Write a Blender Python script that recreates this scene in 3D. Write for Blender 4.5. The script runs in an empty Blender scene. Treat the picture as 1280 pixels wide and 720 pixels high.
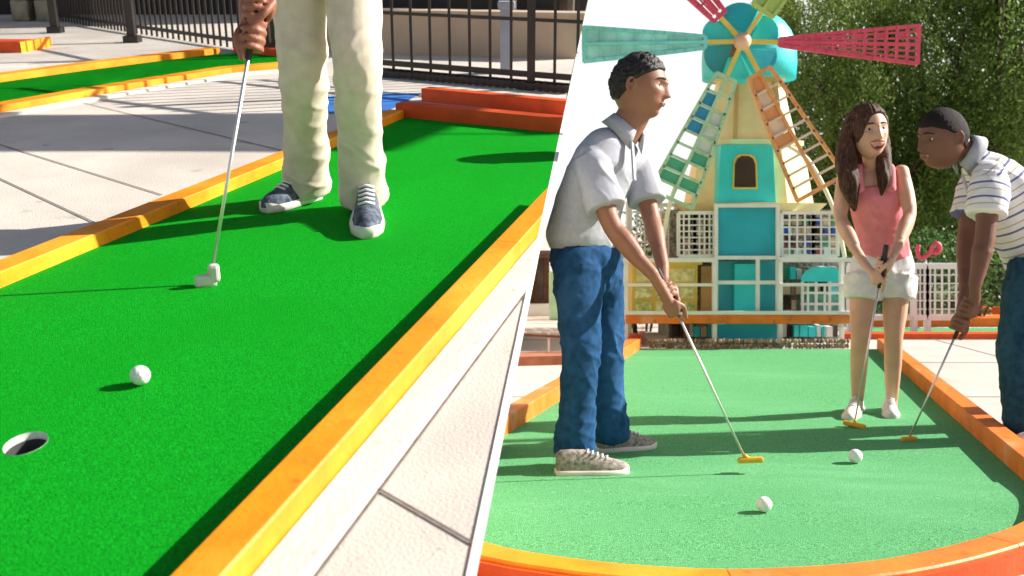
import bpy, bmesh, math, random
import numpy as np
from mathutils import Vector, Matrix, noise
R = math.radians
rnd = random.Random(7)
SC = bpy.context.scene
COL = SC.collection

# ---------------------------------------------------------------- camera, sky, sun, exposure
CAM_H = 1.03
F = 1280.0
PITCH = math.atan(75 / F)
CAM = Vector((0, 0, CAM_H))
FWD = Vector((0, math.cos(PITCH), -math.sin(PITCH)))
UPV = Vector((0, math.sin(PITCH), math.cos(PITCH)))
cd = bpy.data.cameras.new('camera')
cam = bpy.data.objects.new('camera', cd)
COL.objects.link(cam)
cam.location = CAM
cam.rotation_euler = (math.pi / 2 - PITCH, 0, 0)
cd.sensor_width = 36
cd.lens = 36.0
cd.clip_start = 0.05
cd.clip_end = 1500
SC.camera = cam
cd.dof.use_dof = True
cd.dof.focus_distance = 3.7
cd.dof.aperture_fstop = 5.0
SC.view_settings.view_transform = 'Standard'
SC.view_settings.look = 'None'
SC.view_settings.gamma = 1
SC.view_settings.exposure = 0.95

SLOPE = math.atan(433 / F) - PITCH            # the terrace on the left climbs at this angle
H_L = 0.87
NL = Vector((0, -math.sin(SLOPE), math.cos(SLOPE)))
WL = Vector((0, math.cos(SLOPE), math.sin(SLOPE)))
XL = Vector((1, 0, 0))
OL = CAM - NL * H_L
ML = Matrix(((XL.x, WL.x, NL.x, OL.x), (XL.y, WL.y, NL.y, OL.y), (XL.z, WL.z, NL.z, OL.z), (0, 0, 0, 1)))
MLi = ML.inverted()
# sun: from the right, a little behind the scene; angles measured on the terrace
SE, SA = R(28), R(18)
s_loc = Vector((math.cos(SE) * math.cos(SA), math.cos(SE) * math.sin(SA), math.sin(SE)))
SUN_DIR = (ML.to_3x3() @ s_loc).normalized()
sun_el = math.asin(SUN_DIR.z)
sun_az = math.atan2(SUN_DIR.x, SUN_DIR.y)     # clockwise from +Y
ld = bpy.data.lights.new('sun', 'SUN')
ld.energy = 5.0
ld.angle = R(0.6)
ld.color = (1.0, 0.955, 0.88)
sun = bpy.data.objects.new('sun', ld)
COL.objects.link(sun)
sun.rotation_euler = (-SUN_DIR).to_track_quat('-Z', 'Y').to_euler()
sun.location = (6, 6, 12)

w = bpy.data.worlds.new('World')
SC.world = w
w.use_nodes = True
nt = w.node_tree
bg = nt.nodes['Background']
sky = nt.nodes.new('ShaderNodeTexSky')
sky.sky_type = 'NISHITA'
sky.sun_disc = False
sky.sun_elevation = sun_el
sky.sun_rotation = sun_az
sky.air_density = 1.0
sky.dust_density = 2.0
bg.inputs['Strength'].default_value = 0.06
# thin bright cloud over the blue: dense towards the horizon ahead, broken overhead
tc = nt.nodes.new('ShaderNodeTexCoord')
sep = nt.nodes.new('ShaderNodeSeparateXYZ')
nt.links.new(tc.outputs['Generated'], sep.inputs[0])
mr = nt.nodes.new('ShaderNodeMapRange')
mr.inputs['From Min'].default_value = 0.62
mr.inputs['From Max'].default_value = 0.38
nt.links.new(sep.outputs['Z'], mr.inputs['Value'])
mry = nt.nodes.new('ShaderNodeMapRange')
mry.inputs['From Min'].default_value = 0.1
mry.inputs['From Max'].default_value = 0.6
mry.inputs['To Min'].default_value = 0.0
nt.links.new(sep.outputs['Y'], mry.inputs['Value'])
ns = nt.nodes.new('ShaderNodeTexNoise')
ns.inputs['Scale'].default_value = 3.0
ns.inputs['Detail'].default_value = 6
nt.links.new(tc.outputs['Generated'], ns.inputs['Vector'])
mr2 = nt.nodes.new('ShaderNodeMapRange')
mr2.inputs['From Min'].default_value = 0.35
mr2.inputs['From Max'].default_value = 0.6
mr2.inputs['To Min'].default_value = 0.8
nt.links.new(ns.outputs['Fac'], mr2.inputs['Value'])
mu = nt.nodes.new('ShaderNodeMath'); mu.operation = 'MULTIPLY'
nt.links.new(mr.outputs[0], mu.inputs[0]); nt.links.new(mry.outputs[0], mu.inputs[1])
mu2 = nt.nodes.new('ShaderNodeMath'); mu2.operation = 'MULTIPLY'
nt.links.new(mu.outputs[0], mu2.inputs[0]); nt.links.new(mr2.outputs[0], mu2.inputs[1])
mx = nt.nodes.new('ShaderNodeMix'); mx.data_type = 'RGBA'
nt.links.new(mu2.outputs[0], mx.inputs['Factor'])
nt.links.new(sky.outputs[0], mx.inputs['A'])
mx.inputs['B'].default_value = (10, 10, 10, 1)
nt.links.new(mx.outputs['Result'], bg.inputs['Color'])

# ---------------------------------------------------------------- pixel rays -> real points
def ray(u, v):
    return FWD + Vector((1, 0, 0)) * ((u - 640) / F) + UPV * ((360 - v) / F)
def G(u, v, z=0.0):                          # on the level ground (height z)
    d = ray(u, v); t = (z - CAM.z) / d.z
    return CAM + d * t
def P(u, v, Y):                              # at distance Y ahead
    d = ray(u, v)
    return CAM + d * (Y / d.y)
def S(u, v, h=0.0):                          # terrace coordinates, on the terrace (height h)
    d = MLi.to_3x3() @ ray(u, v)
    t = (h - H_L) / d.z
    return Vector((0, 0, H_L)) + d * t
def SW(u, v, wd):                            # terrace coordinates at distance wd
    d = MLi.to_3x3() @ ray(u, v)
    return Vector((0, 0, H_L)) + d * (wd / d.y)

# ---------------------------------------------------------------- mesh builder
class MB:
    def __init__(s, M=None):
        s.v = []; s.f = []; s.m = []; s.M = M; s.sm = []
    def add(s, vs, fs, mi=0, smooth=False):
        b = len(s.v)
        if s.M is not None:
            vs = [s.M @ Vector(p) for p in vs]
        s.v += [tuple(p) for p in vs]
        for f in fs:
            s.f.append(tuple(b + i for i in f)); s.m.append(mi); s.sm.append(smooth)
        return s
    def box(s, c, d, ax=None, mi=0):
        c = Vector(c); h = [x / 2 for x in d]
        ax = ax or (Vector((1, 0, 0)), Vector((0, 1, 0)), Vector((0, 0, 1)))
        vs = [c + ax[0] * (h[0] * i) + ax[1] * (h[1] * j) + ax[2] * (h[2] * k)
              for i in (-1, 1) for j in (-1, 1) for k in (-1, 1)]
        fs = [(0, 1, 3, 2), (4, 6, 7, 5), (0, 4, 5, 1), (2, 3, 7, 6), (0, 2, 6, 4), (1, 5, 7, 3)]
        return s.add(vs, fs, mi)
    def cbox(s, c, d, b=0.01, ax=None, mi=0):
        """box with chamfered edges"""
        c = Vector(c)
        ax = ax or (Vector((1, 0, 0)), Vector((0, 1, 0)), Vector((0, 0, 1)))
        bm = bmesh.new()
        bmesh.ops.create_cube(bm, size=1)
        for vv in bm.verts:
            vv.co = Vector((vv.co.x * d[0], vv.co.y * d[1], vv.co.z * d[2]))
        bmesh.ops.bevel(bm, geom=bm.edges[:], offset=b, segments=2, affect='EDGES', profile=0.5)
        bm.verts.index_update()
        vs = [c + ax[0] * q.co.x + ax[1] * q.co.y + ax[2] * q.co.z for q in bm.verts]
        fs = [[q.index for q in f.verts] for f in bm.faces]
        bm.free()
        return s.add(vs, fs, mi)
    def beam(s, a, b, wd, th, up=(0, 0, 1), mi=0, bev=0):
        a = Vector(a); b = Vector(b); d = b - a; L = d.length
        if L < 1e-6: return s
        d /= L; up = Vector(up)
        sx = d.cross(up)
        if sx.length < 1e-4: sx = d.cross(Vector((1, 0, 0)))
        sx.normalize(); uz = sx.cross(d).normalized()
        if bev:
            return s.cbox((a + b) / 2, (L, wd, th), bev, (d, sx, uz), mi)
        return s.box((a + b) / 2, (L, wd, th), (d, sx, uz), mi)
    def tube(s, pts, rad, n=8, mi=0, smooth=True):
        pts = [Vector(p) for p in pts]
        k = len(pts)
        if not hasattr(rad, '__len__'): rad = [rad] * k
        vs = []; fs = []
        ref = None
        for i in range(k):
            t = (pts[min(i + 1, k - 1)] - pts[max(i - 1, 0)])
            if t.length < 1e-9: t = Vector((0, 0, 1))
            t.normalize()
            if ref is None:
                ref = Vector((0, 0, 1)) if abs(t.z) < .9 else Vector((1, 0, 0))
            a = (ref - t * ref.dot(t)).normalized(); b = t.cross(a); ref = a
            for j in range(n):
                an = 2 * math.pi * j / n
                vs.append(pts[i] + (a * math.cos(an) + b * math.sin(an)) * rad[i])
        for i in range(k - 1):
            for j in range(n):
                fs.append((i * n + j, i * n + (j + 1) % n, (i + 1) * n + (j + 1) % n, (i + 1) * n + j))
        fs.append(tuple(range(n))[::-1]); fs.append(tuple((k - 1) * n + j for j in range(n)))
        return s.add(vs, fs, mi, smooth)
    def loft(s, rings, mi=0, smooth=True, caps=True):
        n = len(rings[0]); k = len(rings)
        vs = [p for r in rings for p in r]; fs = []
        for i in range(k - 1):
            for j in range(n):
                fs.append((i * n + j, i * n + (j + 1) % n, (i + 1) * n + (j + 1) % n, (i + 1) * n + j))
        if caps:
            fs.append(tuple(range(n))[::-1]); fs.append(tuple((k - 1) * n + j for j in range(n)))
        return s.add(vs, fs, mi, smooth)
    def ell(s, c, r, ax=None, nu=16, nv=10, mi=0):
        c = Vector(c)
        if not hasattr(r, '__len__'): r = (r, r, r)
        ax = ax or (Vector((1, 0, 0)), Vector((0, 1, 0)), Vector((0, 0, 1)))
        vs = [c - ax[2] * r[2]]
        for i in range(1, nv):
            th = math.pi * i / nv
            for j in range(nu):
                ph = 2 * math.pi * j / nu
                vs.append(c + ax[0] * (r[0] * math.sin(th) * math.cos(ph)) + ax[1] * (r[1] * math.sin(th) * math.sin(ph)) - ax[2] * (r[2] * math.cos(th)))
        vs.append(c + ax[2] * r[2])
        fs = [(0, 1 + (j + 1) % nu, 1 + j) for j in range(nu)]
        for i in range(nv - 2):
            for j in range(nu):
                a = 1 + i * nu + j; b = 1 + i * nu + (j + 1) % nu
                fs.append((a, b, b + nu, a + nu))
        t = len(vs) - 1; o = 1 + (nv - 2) * nu
        fs += [(t, o + j, o + (j + 1) % nu) for j in range(nu)]
        return s.add(vs, fs, mi, True)
    def prism(s, poly, lo, hi, mi=0):
        """poly: list of 3-D base points; lo, hi: offset vectors"""
        n = len(poly); lo = Vector(lo); hi = Vector(hi)
        vs = [Vector(p) + lo for p in poly] + [Vector(p) + hi for p in poly]
        fs = [tuple(range(n))[::-1], tuple(range(n, 2 * n))] + [(i, (i + 1) % n, n + (i + 1) % n, n + i) for i in range(n)]
        return s.add(vs, fs, mi)
    def strip(s, inner, outer, lo, hi, mi=0):
        """rail between two polylines of the same count, extruded from lo to hi"""
        k = len(inner); lo = Vector(lo); hi = Vector(hi)
        rings = [[Vector(inner[i]) + lo, Vector(outer[i]) + lo, Vector(outer[i]) + hi, Vector(inner[i]) + hi] for i in range(k)]
        return s.loft(rings, mi, False)

WM = {}
def wmat(o):
    if o is None: return Matrix.Identity(4)
    return WM.get(o.name, Matrix.Identity(4))
def tag(o, label=None, cat=None, group=None, kind=None):
    if label: o['label'] = label
    if cat: o['category'] = cat
    if group: o['group'] = group
    if kind: o['kind'] = kind
    return o
def thing(name, label, cat, loc=(0, 0, 0), group=None, rot=None):
    o = bpy.data.objects.new(name, None); COL.objects.link(o)
    o.empty_display_size = 0.1
    m = Matrix.Translation(Vector(loc))
    if rot is not None: m = m @ rot.to_4x4()
    o.matrix_world = m; WM[o.name] = m
    return tag(o, label, cat, group)
def mkmesh(name, mb, mats, inv=None):
    me = bpy.data.meshes.new(name)
    vs = mb.v
    if inv is not None:
        vs = [tuple(inv @ Vector(p)) for p in vs]
    me.from_pydata(vs, [], mb.f)
    me.polygons.foreach_set('material_index', mb.m)
    me.polygons.foreach_set('use_smooth', mb.sm)
    for m in (mats if isinstance(mats, (list, tuple)) else [mats]): me.materials.append(m)
    bm = bmesh.new(); bm.from_mesh(me)
    bmesh.ops.recalc_face_normals(bm, faces=bm.faces[:])
    bm.to_mesh(me); bm.free()
    me.update()
    return me
def part(name, mb, mats, parent=None, label=None, origin=None):
    """links the builder's geometry (world coordinates) as one mesh object"""
    if parent is not None:
        inv = wmat(parent).inverted(); me = mkmesh(name, mb, mats, inv)
    else:
        if origin is None:
            n = len(mb.v); xs = [p[0] for p in mb.v]; ys = [p[1] for p in mb.v]; zs = [p[2] for p in mb.v]
            origin = ((min(xs) + max(xs)) / 2, (min(ys) + max(ys)) / 2, min(zs))
        me = mkmesh(name, mb, mats, Matrix.Translation(Vector(origin)).inverted())
    o = bpy.data.objects.new(name, me); COL.objects.link(o)
    if parent is not None:
        o.parent = parent; WM[o.name] = wmat(parent)
    else:
        o.location = origin; WM[o.name] = Matrix.Translation(Vector(origin))
    if label: o['label'] = label
    return o
def copy_tree(o, parent=None):
    c = o.copy(); COL.objects.link(c)
    if parent is not None: c.parent = parent
    for ch in list(o.children): copy_tree(ch, c)
    return c

# ---------------------------------------------------------------- materials
MATS = {}
def mat(name, col, rough=0.6, var=0.12, scale=6.0, bump=0.0, bscale=80.0, spec=0.5, metal=0.0, col2=None, detail=4, attr=None, transl=0.0, coord='Object', coat=0.0, lo=.35, hi=.65):
    if name in MATS: return MATS[name]
    m = bpy.data.materials.new(name); m.use_nodes = True
    nt = m.node_tree; b = nt.nodes['Principled BSDF']
    b.inputs['Roughness'].default_value = rough
    b.inputs['Specular IOR Level'].default_value = spec
    b.inputs['Metallic'].default_value = metal
    b.inputs['Coat Weight'].default_value = coat
    tc = nt.nodes.new('ShaderNodeTexCoord')
    n = nt.nodes.new('ShaderNodeTexNoise'); n.inputs['Scale'].default_value = scale; n.inputs['Detail'].default_value = detail
    nt.links.new(tc.outputs[coord], n.inputs['Vector'])
    mr = nt.nodes.new('ShaderNodeMapRange'); mr.inputs['From Min'].default_value = lo; mr.inputs['From Max'].default_value = hi
    nt.links.new(n.outputs['Fac'], mr.inputs['Value'])
    mx = nt.nodes.new('ShaderNodeMix'); mx.data_type = 'RGBA'
    nt.links.new(mr.outputs[0], mx.inputs['Factor'])
    c = Vector(col)
    c2 = Vector(col2) if col2 else c * (1 - var)
    mx.inputs['A'].default_value = (*(c if col2 else c * (1 + var * .5)), 1); mx.inputs['B'].default_value = (*c2, 1)
    nt.links.new(mx.outputs['Result'], b.inputs['Base Color'])
    if bump:
        n2 = nt.nodes.new('ShaderNodeTexNoise'); n2.inputs['Scale'].default_value = bscale; n2.inputs['Detail'].default_value = 3
        nt.links.new(tc.outputs[coord], n2.inputs['Vector'])
        bp = nt.nodes.new('ShaderNodeBump'); bp.inputs['Strength'].default_value = min(1, bump); bp.inputs['Distance'].default_value = 0.004
        nt.links.new(n2.outputs['Fac'], bp.inputs['Height']); nt.links.new(bp.outputs[0], b.inputs['Normal'])
    MATS[name] = m
    return m
def mixin(m, col, scale, lo, hi, coord='Object', detail=5, stretch=None):
    """adds a second stain layer of another colour"""
    nt = m.node_tree; b = nt.nodes['Principled BSDF']
    src = b.inputs['Base Color'].links[0].from_socket
    tc = nt.nodes.new('ShaderNodeTexCoord')
    n = nt.nodes.new('ShaderNodeTexNoise'); n.inputs['Scale'].default_value = scale; n.inputs['Detail'].default_value = detail
    if stretch:
        mp = nt.nodes.new('ShaderNodeMapping'); mp.inputs['Scale'].default_value = stretch
        nt.links.new(tc.outputs[coord], mp.inputs[0]); nt.links.new(mp.outputs[0], n.inputs['Vector'])
    else: nt.links.new(tc.outputs[coord], n.inputs['Vector'])
    mr = nt.nodes.new('ShaderNodeMapRange'); mr.inputs['From Min'].default_value = lo; mr.inputs['From Max'].default_value = hi
    nt.links.new(n.outputs['Fac'], mr.inputs['Value'])
    mx = nt.nodes.new('ShaderNodeMix'); mx.data_type = 'RGBA'
    nt.links.new(mr.outputs[0], mx.inputs['Factor']); nt.links.new(src, mx.inputs['A']); mx.inputs['B'].default_value = (*col, 1)
    nt.links.new(mx.outputs['Result'], b.inputs['Base Color'])
    return m

M_GREEN = mat('carpet_bright', (0.004, 0.36, 0.015), .95, .45, 260, 1.0, 420, spec=.05, detail=2)
mixin(M_GREEN, (0.003, 0.29, 0.010), 2.2, .45, .8)
M_GREEN2 = mat('carpet_pale', (0.135, 0.43, 0.18), .95, .5, 170, 1.0, 300, spec=.05, detail=2)
mixin(M_GREEN2, (0.17, 0.47, 0.22), .55, .48, .75, stretch=(1, 2, 1))
mixin(M_GREEN2, (0.115, 0.38, 0.155), 2.0, .4, .75, stretch=(1, 5, 1))
M_ORANGE = mat('orange_paint', (0.88, 0.27, 0.005), .5, .14, 9, .35, 60, spec=.35)
mixin(M_ORANGE, (0.55, 0.16, 0.01), 30, .64, .78)
mixin(M_ORANGE, (0.62, 0.45, 0.26), 75, .715, .735)
mixin(M_ORANGE, (0.93, 0.42, 0.03), 2.5, .5, .7)
M_REDOR = mat('red_orange_paint', (0.72, 0.085, 0.012), .5, .14, 9, .35, 60, spec=.35)
mixin(M_REDOR, (0.45, 0.06, 0.01), 26, .64, .8)
M_ORANGE2 = mat('weathered_orange_paint', (0.78, 0.19, 0.02), .55, .2, 7, .35, 60, spec=.35)
mixin(M_ORANGE2, (0.82, 0.36, 0.16), 3.5, .55, .75)
mixin(M_ORANGE2, (0.55, 0.38, 0.24), 60, .70, .73)
mixin(M_ORANGE2, (0.45, 0.10, 0.015), 18, .62, .74)
M_CONC = mat('concrete', (0.62, 0.555, 0.485), .85, .12, 2.2, .5, 160, spec=.25)
mixin(M_CONC, (0.40, 0.34, 0.28), 42, .66, .78)
mixin(M_CONC, (0.30, 0.25, 0.20), 7, .66, .76)
mixin(M_CONC, (0.50, 0.44, 0.38), 1.3, .48, .7)
M_CONC2 = mat('pale_paving', (0.56, 0.50, 0.45), .85, .1, 1.8, .4, 120, spec=.25)
mixin(M_CONC2, (0.44, 0.40, 0.37), 9, .6, .8)
M_KERB = mat('white_kerb', (0.68, 0.64, 0.57), .75, .1, 5, .5, 90, spec=.3)
mixin(M_KERB, (0.36, 0.31, 0.26), 22, .62, .74)
M_JOINT = mat('joint', (0.16, 0.13, 0.11), .9, .3, 30)
M_BLUE = mat('blue_ground_paint', (0.03, 0.16, 0.50), .7, .2, 10, .3, 80)
M_BLACK = mat('black_iron', (0.018, 0.014, 0.012), .45, .3, 12, .2, 60)
M_WHITE = mat('white_paint', (0.80, 0.79, 0.76), .5, .07, 8, .15, 40)
M_BALL = mat('ball_white', (0.82, 0.82, 0.80), .3, .03, 8)
M_CREAM = mat('cream_paint', (0.84, 0.70, 0.36), .6, .1, 5, .25, 40)
mixin(M_CREAM, (0.68, 0.52, 0.24), 5, .6, .85, stretch=(3, 3, .5))
M_CREAMD = mat('ochre_paint', (0.60, 0.40, 0.14), .6, .12, 5, .2, 40)
M_TURQ = mat('turquoise_paint', (0.03, 0.66, 0.68), .45, .12, 4, .2, 40)
M_TEAL = mat('teal_paint', (0.01, 0.40, 0.52), .45, .16, 4, .2, 40)
M_TEALD = mat('deep_teal_paint', (0.012, 0.33, 0.38), .45, .16, 4, .2, 40)
M_PINK = mat('pink_paint', (0.72, 0.075, 0.14), .5, .14, 10, .2, 40)
M_MINT = mat('mint_paint', (0.42, 0.66, 0.42), .5, .15, 10, .2, 40)
M_PEACH = mat('peach_paint', (0.82, 0.36, 0.13), .5, .18, 10, .2, 40)
M_PEACHW = mat('peach_white_paint', (0.82, 0.60, 0.44), .5, .1, 10, .2, 40)
M_LIME = mat('lime_paint', (0.46, 0.62, 0.16), .5, .15, 6, .2, 40)
M_YEL = mat('yellow_paint', (0.80, 0.58, 0.10), .5, .12, 6, .2, 40)
M_DARK = mat('dark_opening', (0.05, 0.028, 0.018), .8, .4, 5)
M_METAL = mat('steel_shaft', (0.78, 0.76, 0.73), .5, .1, 10, metal=1.0)
M_RUB = mat('rubber_grip', (0.03, 0.03, 0.03), .7, .2, 20)
M_PUTY = mat('yellow_putter', (0.80, 0.42, 0.02), .4, .1, 20)
M_PUTW = mat('pale_putter', (0.70, 0.64, 0.58), .35, .1, 20)
M_BROWN = mat('brown_wood', (0.20, 0.085, 0.045), .7, .3, 12)
M_GLASS = mat('dark_pane', (0.02, 0.025, 0.035), .15, .3, 2)
M_TAN = mat('tan_stucco', (0.50, 0.38, 0.28), .85, .1, 3, .4, 60)
M_BARK = mat('bark', (0.10, 0.07, 0.05), .9, .4, 9, 1.0, 40)

def leafmat(name, c1, c2):
    m = bpy.data.materials.new(name); m.use_nodes = True
    nt = m.node_tree; b = nt.nodes['Principled BSDF']
    b.inputs['Roughness'].default_value = .55; b.inputs['Specular IOR Level'].default_value = .35
    g = nt.nodes.new('ShaderNodeNewGeometry')
    mx = nt.nodes.new('ShaderNodeMix'); mx.data_type = 'RGBA'
    nt.links.new(g.outputs['Random Per Island'], mx.inputs['Factor'])
    mx.inputs['A'].default_value = (*c1, 1); mx.inputs['B'].default_value = (*c2, 1)
    nt.links.new(mx.outputs['Result'], b.inputs['Base Color'])
    tr = nt.nodes.new('ShaderNodeBsdfTranslucent'); nt.links.new(mx.outputs['Result'], tr.inputs['Color'])
    ms = nt.nodes.new('ShaderNodeMixShader'); ms.inputs[0].default_value = .35
    nt.links.new(b.outputs[0], ms.inputs[1]); nt.links.new(tr.outputs[0], ms.inputs[2])
    nt.links.new(ms.outputs[0], nt.nodes['Material Output'].inputs['Surface'])
    return m
M_LEAF = leafmat('leaf_dark', (0.085, 0.165, 0.03), (0.27, 0.37, 0.08))
M_LEAF2 = leafmat('leaf_light', (0.15, 0.23, 0.04), (0.40, 0.47, 0.12))
M_LEAF3 = leafmat('leaf_shrub', (0.04, 0.12, 0.03), (0.11, 0.2, 0.05))
# ================================================================ THE SETTING
def clip_mb(mb, co, no):
    """cut away everything on the positive side of a plane (world coordinates)"""
    me = bpy.data.meshes.new('t'); me.from_pydata(mb.v, [], mb.f)
    me.polygons.foreach_set('material_index', mb.m)
    bm = bmesh.new(); bm.from_mesh(me); bpy.data.meshes.remove(me)
    r = bmesh.ops.bisect_plane(bm, geom=bm.verts[:] + bm.edges[:] + bm.faces[:], plane_co=co, plane_no=no, clear_outer=True)
    cut = [e for e in r['geom_cut'] if isinstance(e, bmesh.types.BMEdge)]
    try: bmesh.ops.holes_fill(bm, edges=cut, sides=0)
    except Exception: pass
    bm.verts.index_update()
    out = MB(); out.v = [tuple(q.co) for q in bm.verts]
    for f in bm.faces:
        out.f.append(tuple(q.index for q in f.verts)); out.m.append(f.material_index); out.sm.append(False)
    bm.free()
    return out
# the terrace's edge: a straight line on the terrace
def seam(v): return 740 - 0.2125 * v
E0 = ML @ S(seam(720) - 5, 720); E1 = ML @ S(seam(40) - 5, 40)
EDGE_NO = (E1 - CAM).cross(E0 - CAM).normalized()
if EDGE_NO.x < 0: EDGE_NO = -EDGE_NO
def clipL(mb, off=0.0): return clip_mb(mb, CAM - EDGE_NO * off, EDGE_NO)

# level ground right out to the horizon
g = MB(); g.add([(-300, -60, 0), (300, -60, 0), (300, 600, 0), (-300, 600, 0)], [(0, 1, 2, 3)])
tag(part('ground', g, M_CONC2, origin=(0, 0, 0)), kind='structure')
# paving joints on the level ground
jt = MB()
for k in range(-3, 12):
    x = k * 1.6 + .7
    jt.box((x, 12, .002), (.012, 22, .003))
for k in range(0, 14):
    y = 1.4 + k * 1.6
    jt.box((8, y, .0021), (22, .012, .003))
tag(part('ground_joints', jt, mat('pale_joint', (.36, .32, .29), .9), origin=(0, 0, 0)), kind='structure')
# grass verge under the trees
gv = MB(); gv.add([(3.0, 12.2, .004), (30, 12.2, .004), (30, 60, .004), (3.0, 60, .004)], [(0, 1, 2, 3)])
tag(part('grass', gv, mat('grass_soil', (.07, .10, .03), .95, .4, 3, .8, 30), origin=(0, 0, 0)), kind='structure')

# ---- terrace (all coordinates x, w, n through ML)
def LV(x, w_, n=0.0): return ML @ Vector((x, w_, n))
CUP = S(33, 558); CUPR = 0.036
def fill_with_hole(mb, loop, hole, mi=0):
    bm = bmesh.new()
    def lp(pts):
        vs = [bm.verts.new(p) for p in pts]
        return [bm.edges.new((vs[i], vs[(i + 1) % len(vs)])) for i in range(len(vs))]
    es = lp(loop) + lp(hole)
    bmesh.ops.triangle_fill(bm, use_beauty=True, edges=es)
    bm.verts.index_update()
    mb.add([q.co.copy() for q in bm.verts], [[q.index for q in f.verts] for f in bm.faces], mi)
    bm.free()
cupring = [(CUP.x + CUPR * math.cos(t * math.pi / 16), CUP.y + CUPR * 1.3 * math.sin(t * math.pi / 16)) for t in range(32)]
YB = -0.45
pv = MB(ML)
fill_with_hole(pv, [Vector(p) for p in ((-12, YB, 0), (3, YB, 0), (3, 15, 0), (-12, 15, 0))], [Vector((a, b, 0)) for a, b in cupring])
pv2 = clipL(pv)
tag(part('pavement', pv2, M_CONC, origin=tuple(OL)), kind='structure')
hb = MB(ML)
hb.add([(-12, YB, -.16), (3, YB, -.16), (3, 15, -.16), (-12, 15, -.16), (-12, YB + .0, -1.0), (3, YB, -1.0), (3, 15, -5.2), (-12, 15, -5.2)],
       [(0, 1, 2, 3), (4, 7, 6, 5), (0, 4, 5, 1), (1, 5, 6, 2), (2, 6, 7, 3), (3, 7, 4, 0)])
hb2 = clipL(hb, .02)
tag(part('hillside', hb2, M_TAN, origin=tuple(OL)), kind='structure')
# white edge board of the terrace
eb = MB()
a = E0 + (E0 - E1).normalized() * 1.6; b = E1 + (E1 - E0).normalized() * 3
ed = (b - a).normalized(); side = EDGE_NO
rings = []
for q in (a, b):
    dn = -NL
    dn = (dn - side * dn.dot(side)).normalized()
    rings.append([q + side * .0005 - dn * .004, q + side * .015 - dn * .004, q + side * .015 + dn * .16, q + side * .0005 + dn * .16])
eb.loft(rings, smooth=False)
tag(part('terrace_edge', eb, M_WHITE), kind='structure')

def Lp(pts, h=0.0):      # pixels on the terrace at height h -> flattened (x,w) points
    return [Vector((S(u, v, h).x, S(u, v, h).y, 0)) for u, v in pts]
def resample(pts, n):
    d = [0]
    for i in range(1, len(pts)): d.append(d[-1] + (pts[i] - pts[i - 1]).length)
    out = []
    for k in range(n):
        t = d[-1] * k / (n - 1); i = 0
        while i < len(d) - 2 and d[i + 1] < t: i += 1
        f = (t - d[i]) / max(1e-9, d[i + 1] - d[i]); out.append(pts[i].lerp(pts[i + 1], f))
    return out
def offset(pts, dist):   # to the left of travel for dist>0
    out = []
    for i, p in enumerate(pts):
        t = (pts[min(i + 1, len(pts) - 1)] - pts[max(i - 1, 0)]).normalized()
        out.append(p + Vector((-t.y, t.x, 0)) * dist)
    return out
def fitline(pts, u0, u1):
    """straight least-squares line through plan points, parametrised by w"""
    A = np.array([[1, p.y] for p in pts]); bb = np.array([p.x for p in pts])
    c, m_ = np.linalg.lstsq(A, bb, rcond=None)[0]
    return Vector((c + m_ * u0, u0, 0)), Vector((c + m_ * u1, u1, 0))

HR = 0.066; HL_ = 0.048
rt = Lp([(209, 720), (320, 607), (520, 402), (668, 250)], HR)
lb = Lp([(0, 360), (32, 346), (110, 317), (175, 290), (232, 267), (320, 232), (503, 148)])
eL, eR = Lp([(503, 148)])[0], Lp([(704, 168)])[0]
print('right rail', rt, 'left rail', lb, 'end', eL, eR)
r0, r1 = fitline(rt, YB, 6.5)
l0, l1 = fitline(lb, YB, 6.5)
def isect(p, q, a, b):
    d1 = q - p; d2 = b - a; den = d1.x * d2.y - d1.y * d2.x
    t = ((a.x - p.x) * d2.y - (a.y - p.y) * d2.x) / den
    return p + d1 * t
cL = isect(l0, l1, eL, eR); cR = isect(r0, r1, eL, eR)
l0 = isect(l0, l1, Vector((-9, YB, 0)), Vector((9, YB, 0)))
lane = thing('mini_golf_lane', 'bright green putting lane with orange side rails and a cup, tiled white kerb beside it', 'mini golf lane', LV(-.6, 2.5))
cp = MB(ML)
fill_with_hole(cp, [Vector((q.x, q.y, .006)) for q in (l0, r0, cR, cL)], [Vector((a, b, .006)) for a, b in cupring])
part('carpet', clipL(cp), M_GREEN, lane)
cu = MB(ML)
rings = [[Vector((a, b, z)) for a, b in cupring] for z in (.0065, -.008)]
cu.loft(rings, caps=False)
rings = [[Vector((CUP.x + (a - CUP.x) * k_, CUP.y + (b - CUP.y) * k_, z)) for a, b in cupring] for z, k_ in ((-.008, 1), (-.009, .93), (-.13, .93))]
cu.loft(rings, 1, caps=False); cu.add([Vector((CUP.x + (a - CUP.x) * .93, CUP.y + (b - CUP.y) * .93, -.13)) for a, b in cupring], [tuple(range(32))], 1)
part('cup', cu, [mat('cup_liner', (.62, .70, .62), .5, .1, 30), mat('cup_dark', (.02, .02, .02), .8)], lane)
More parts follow.
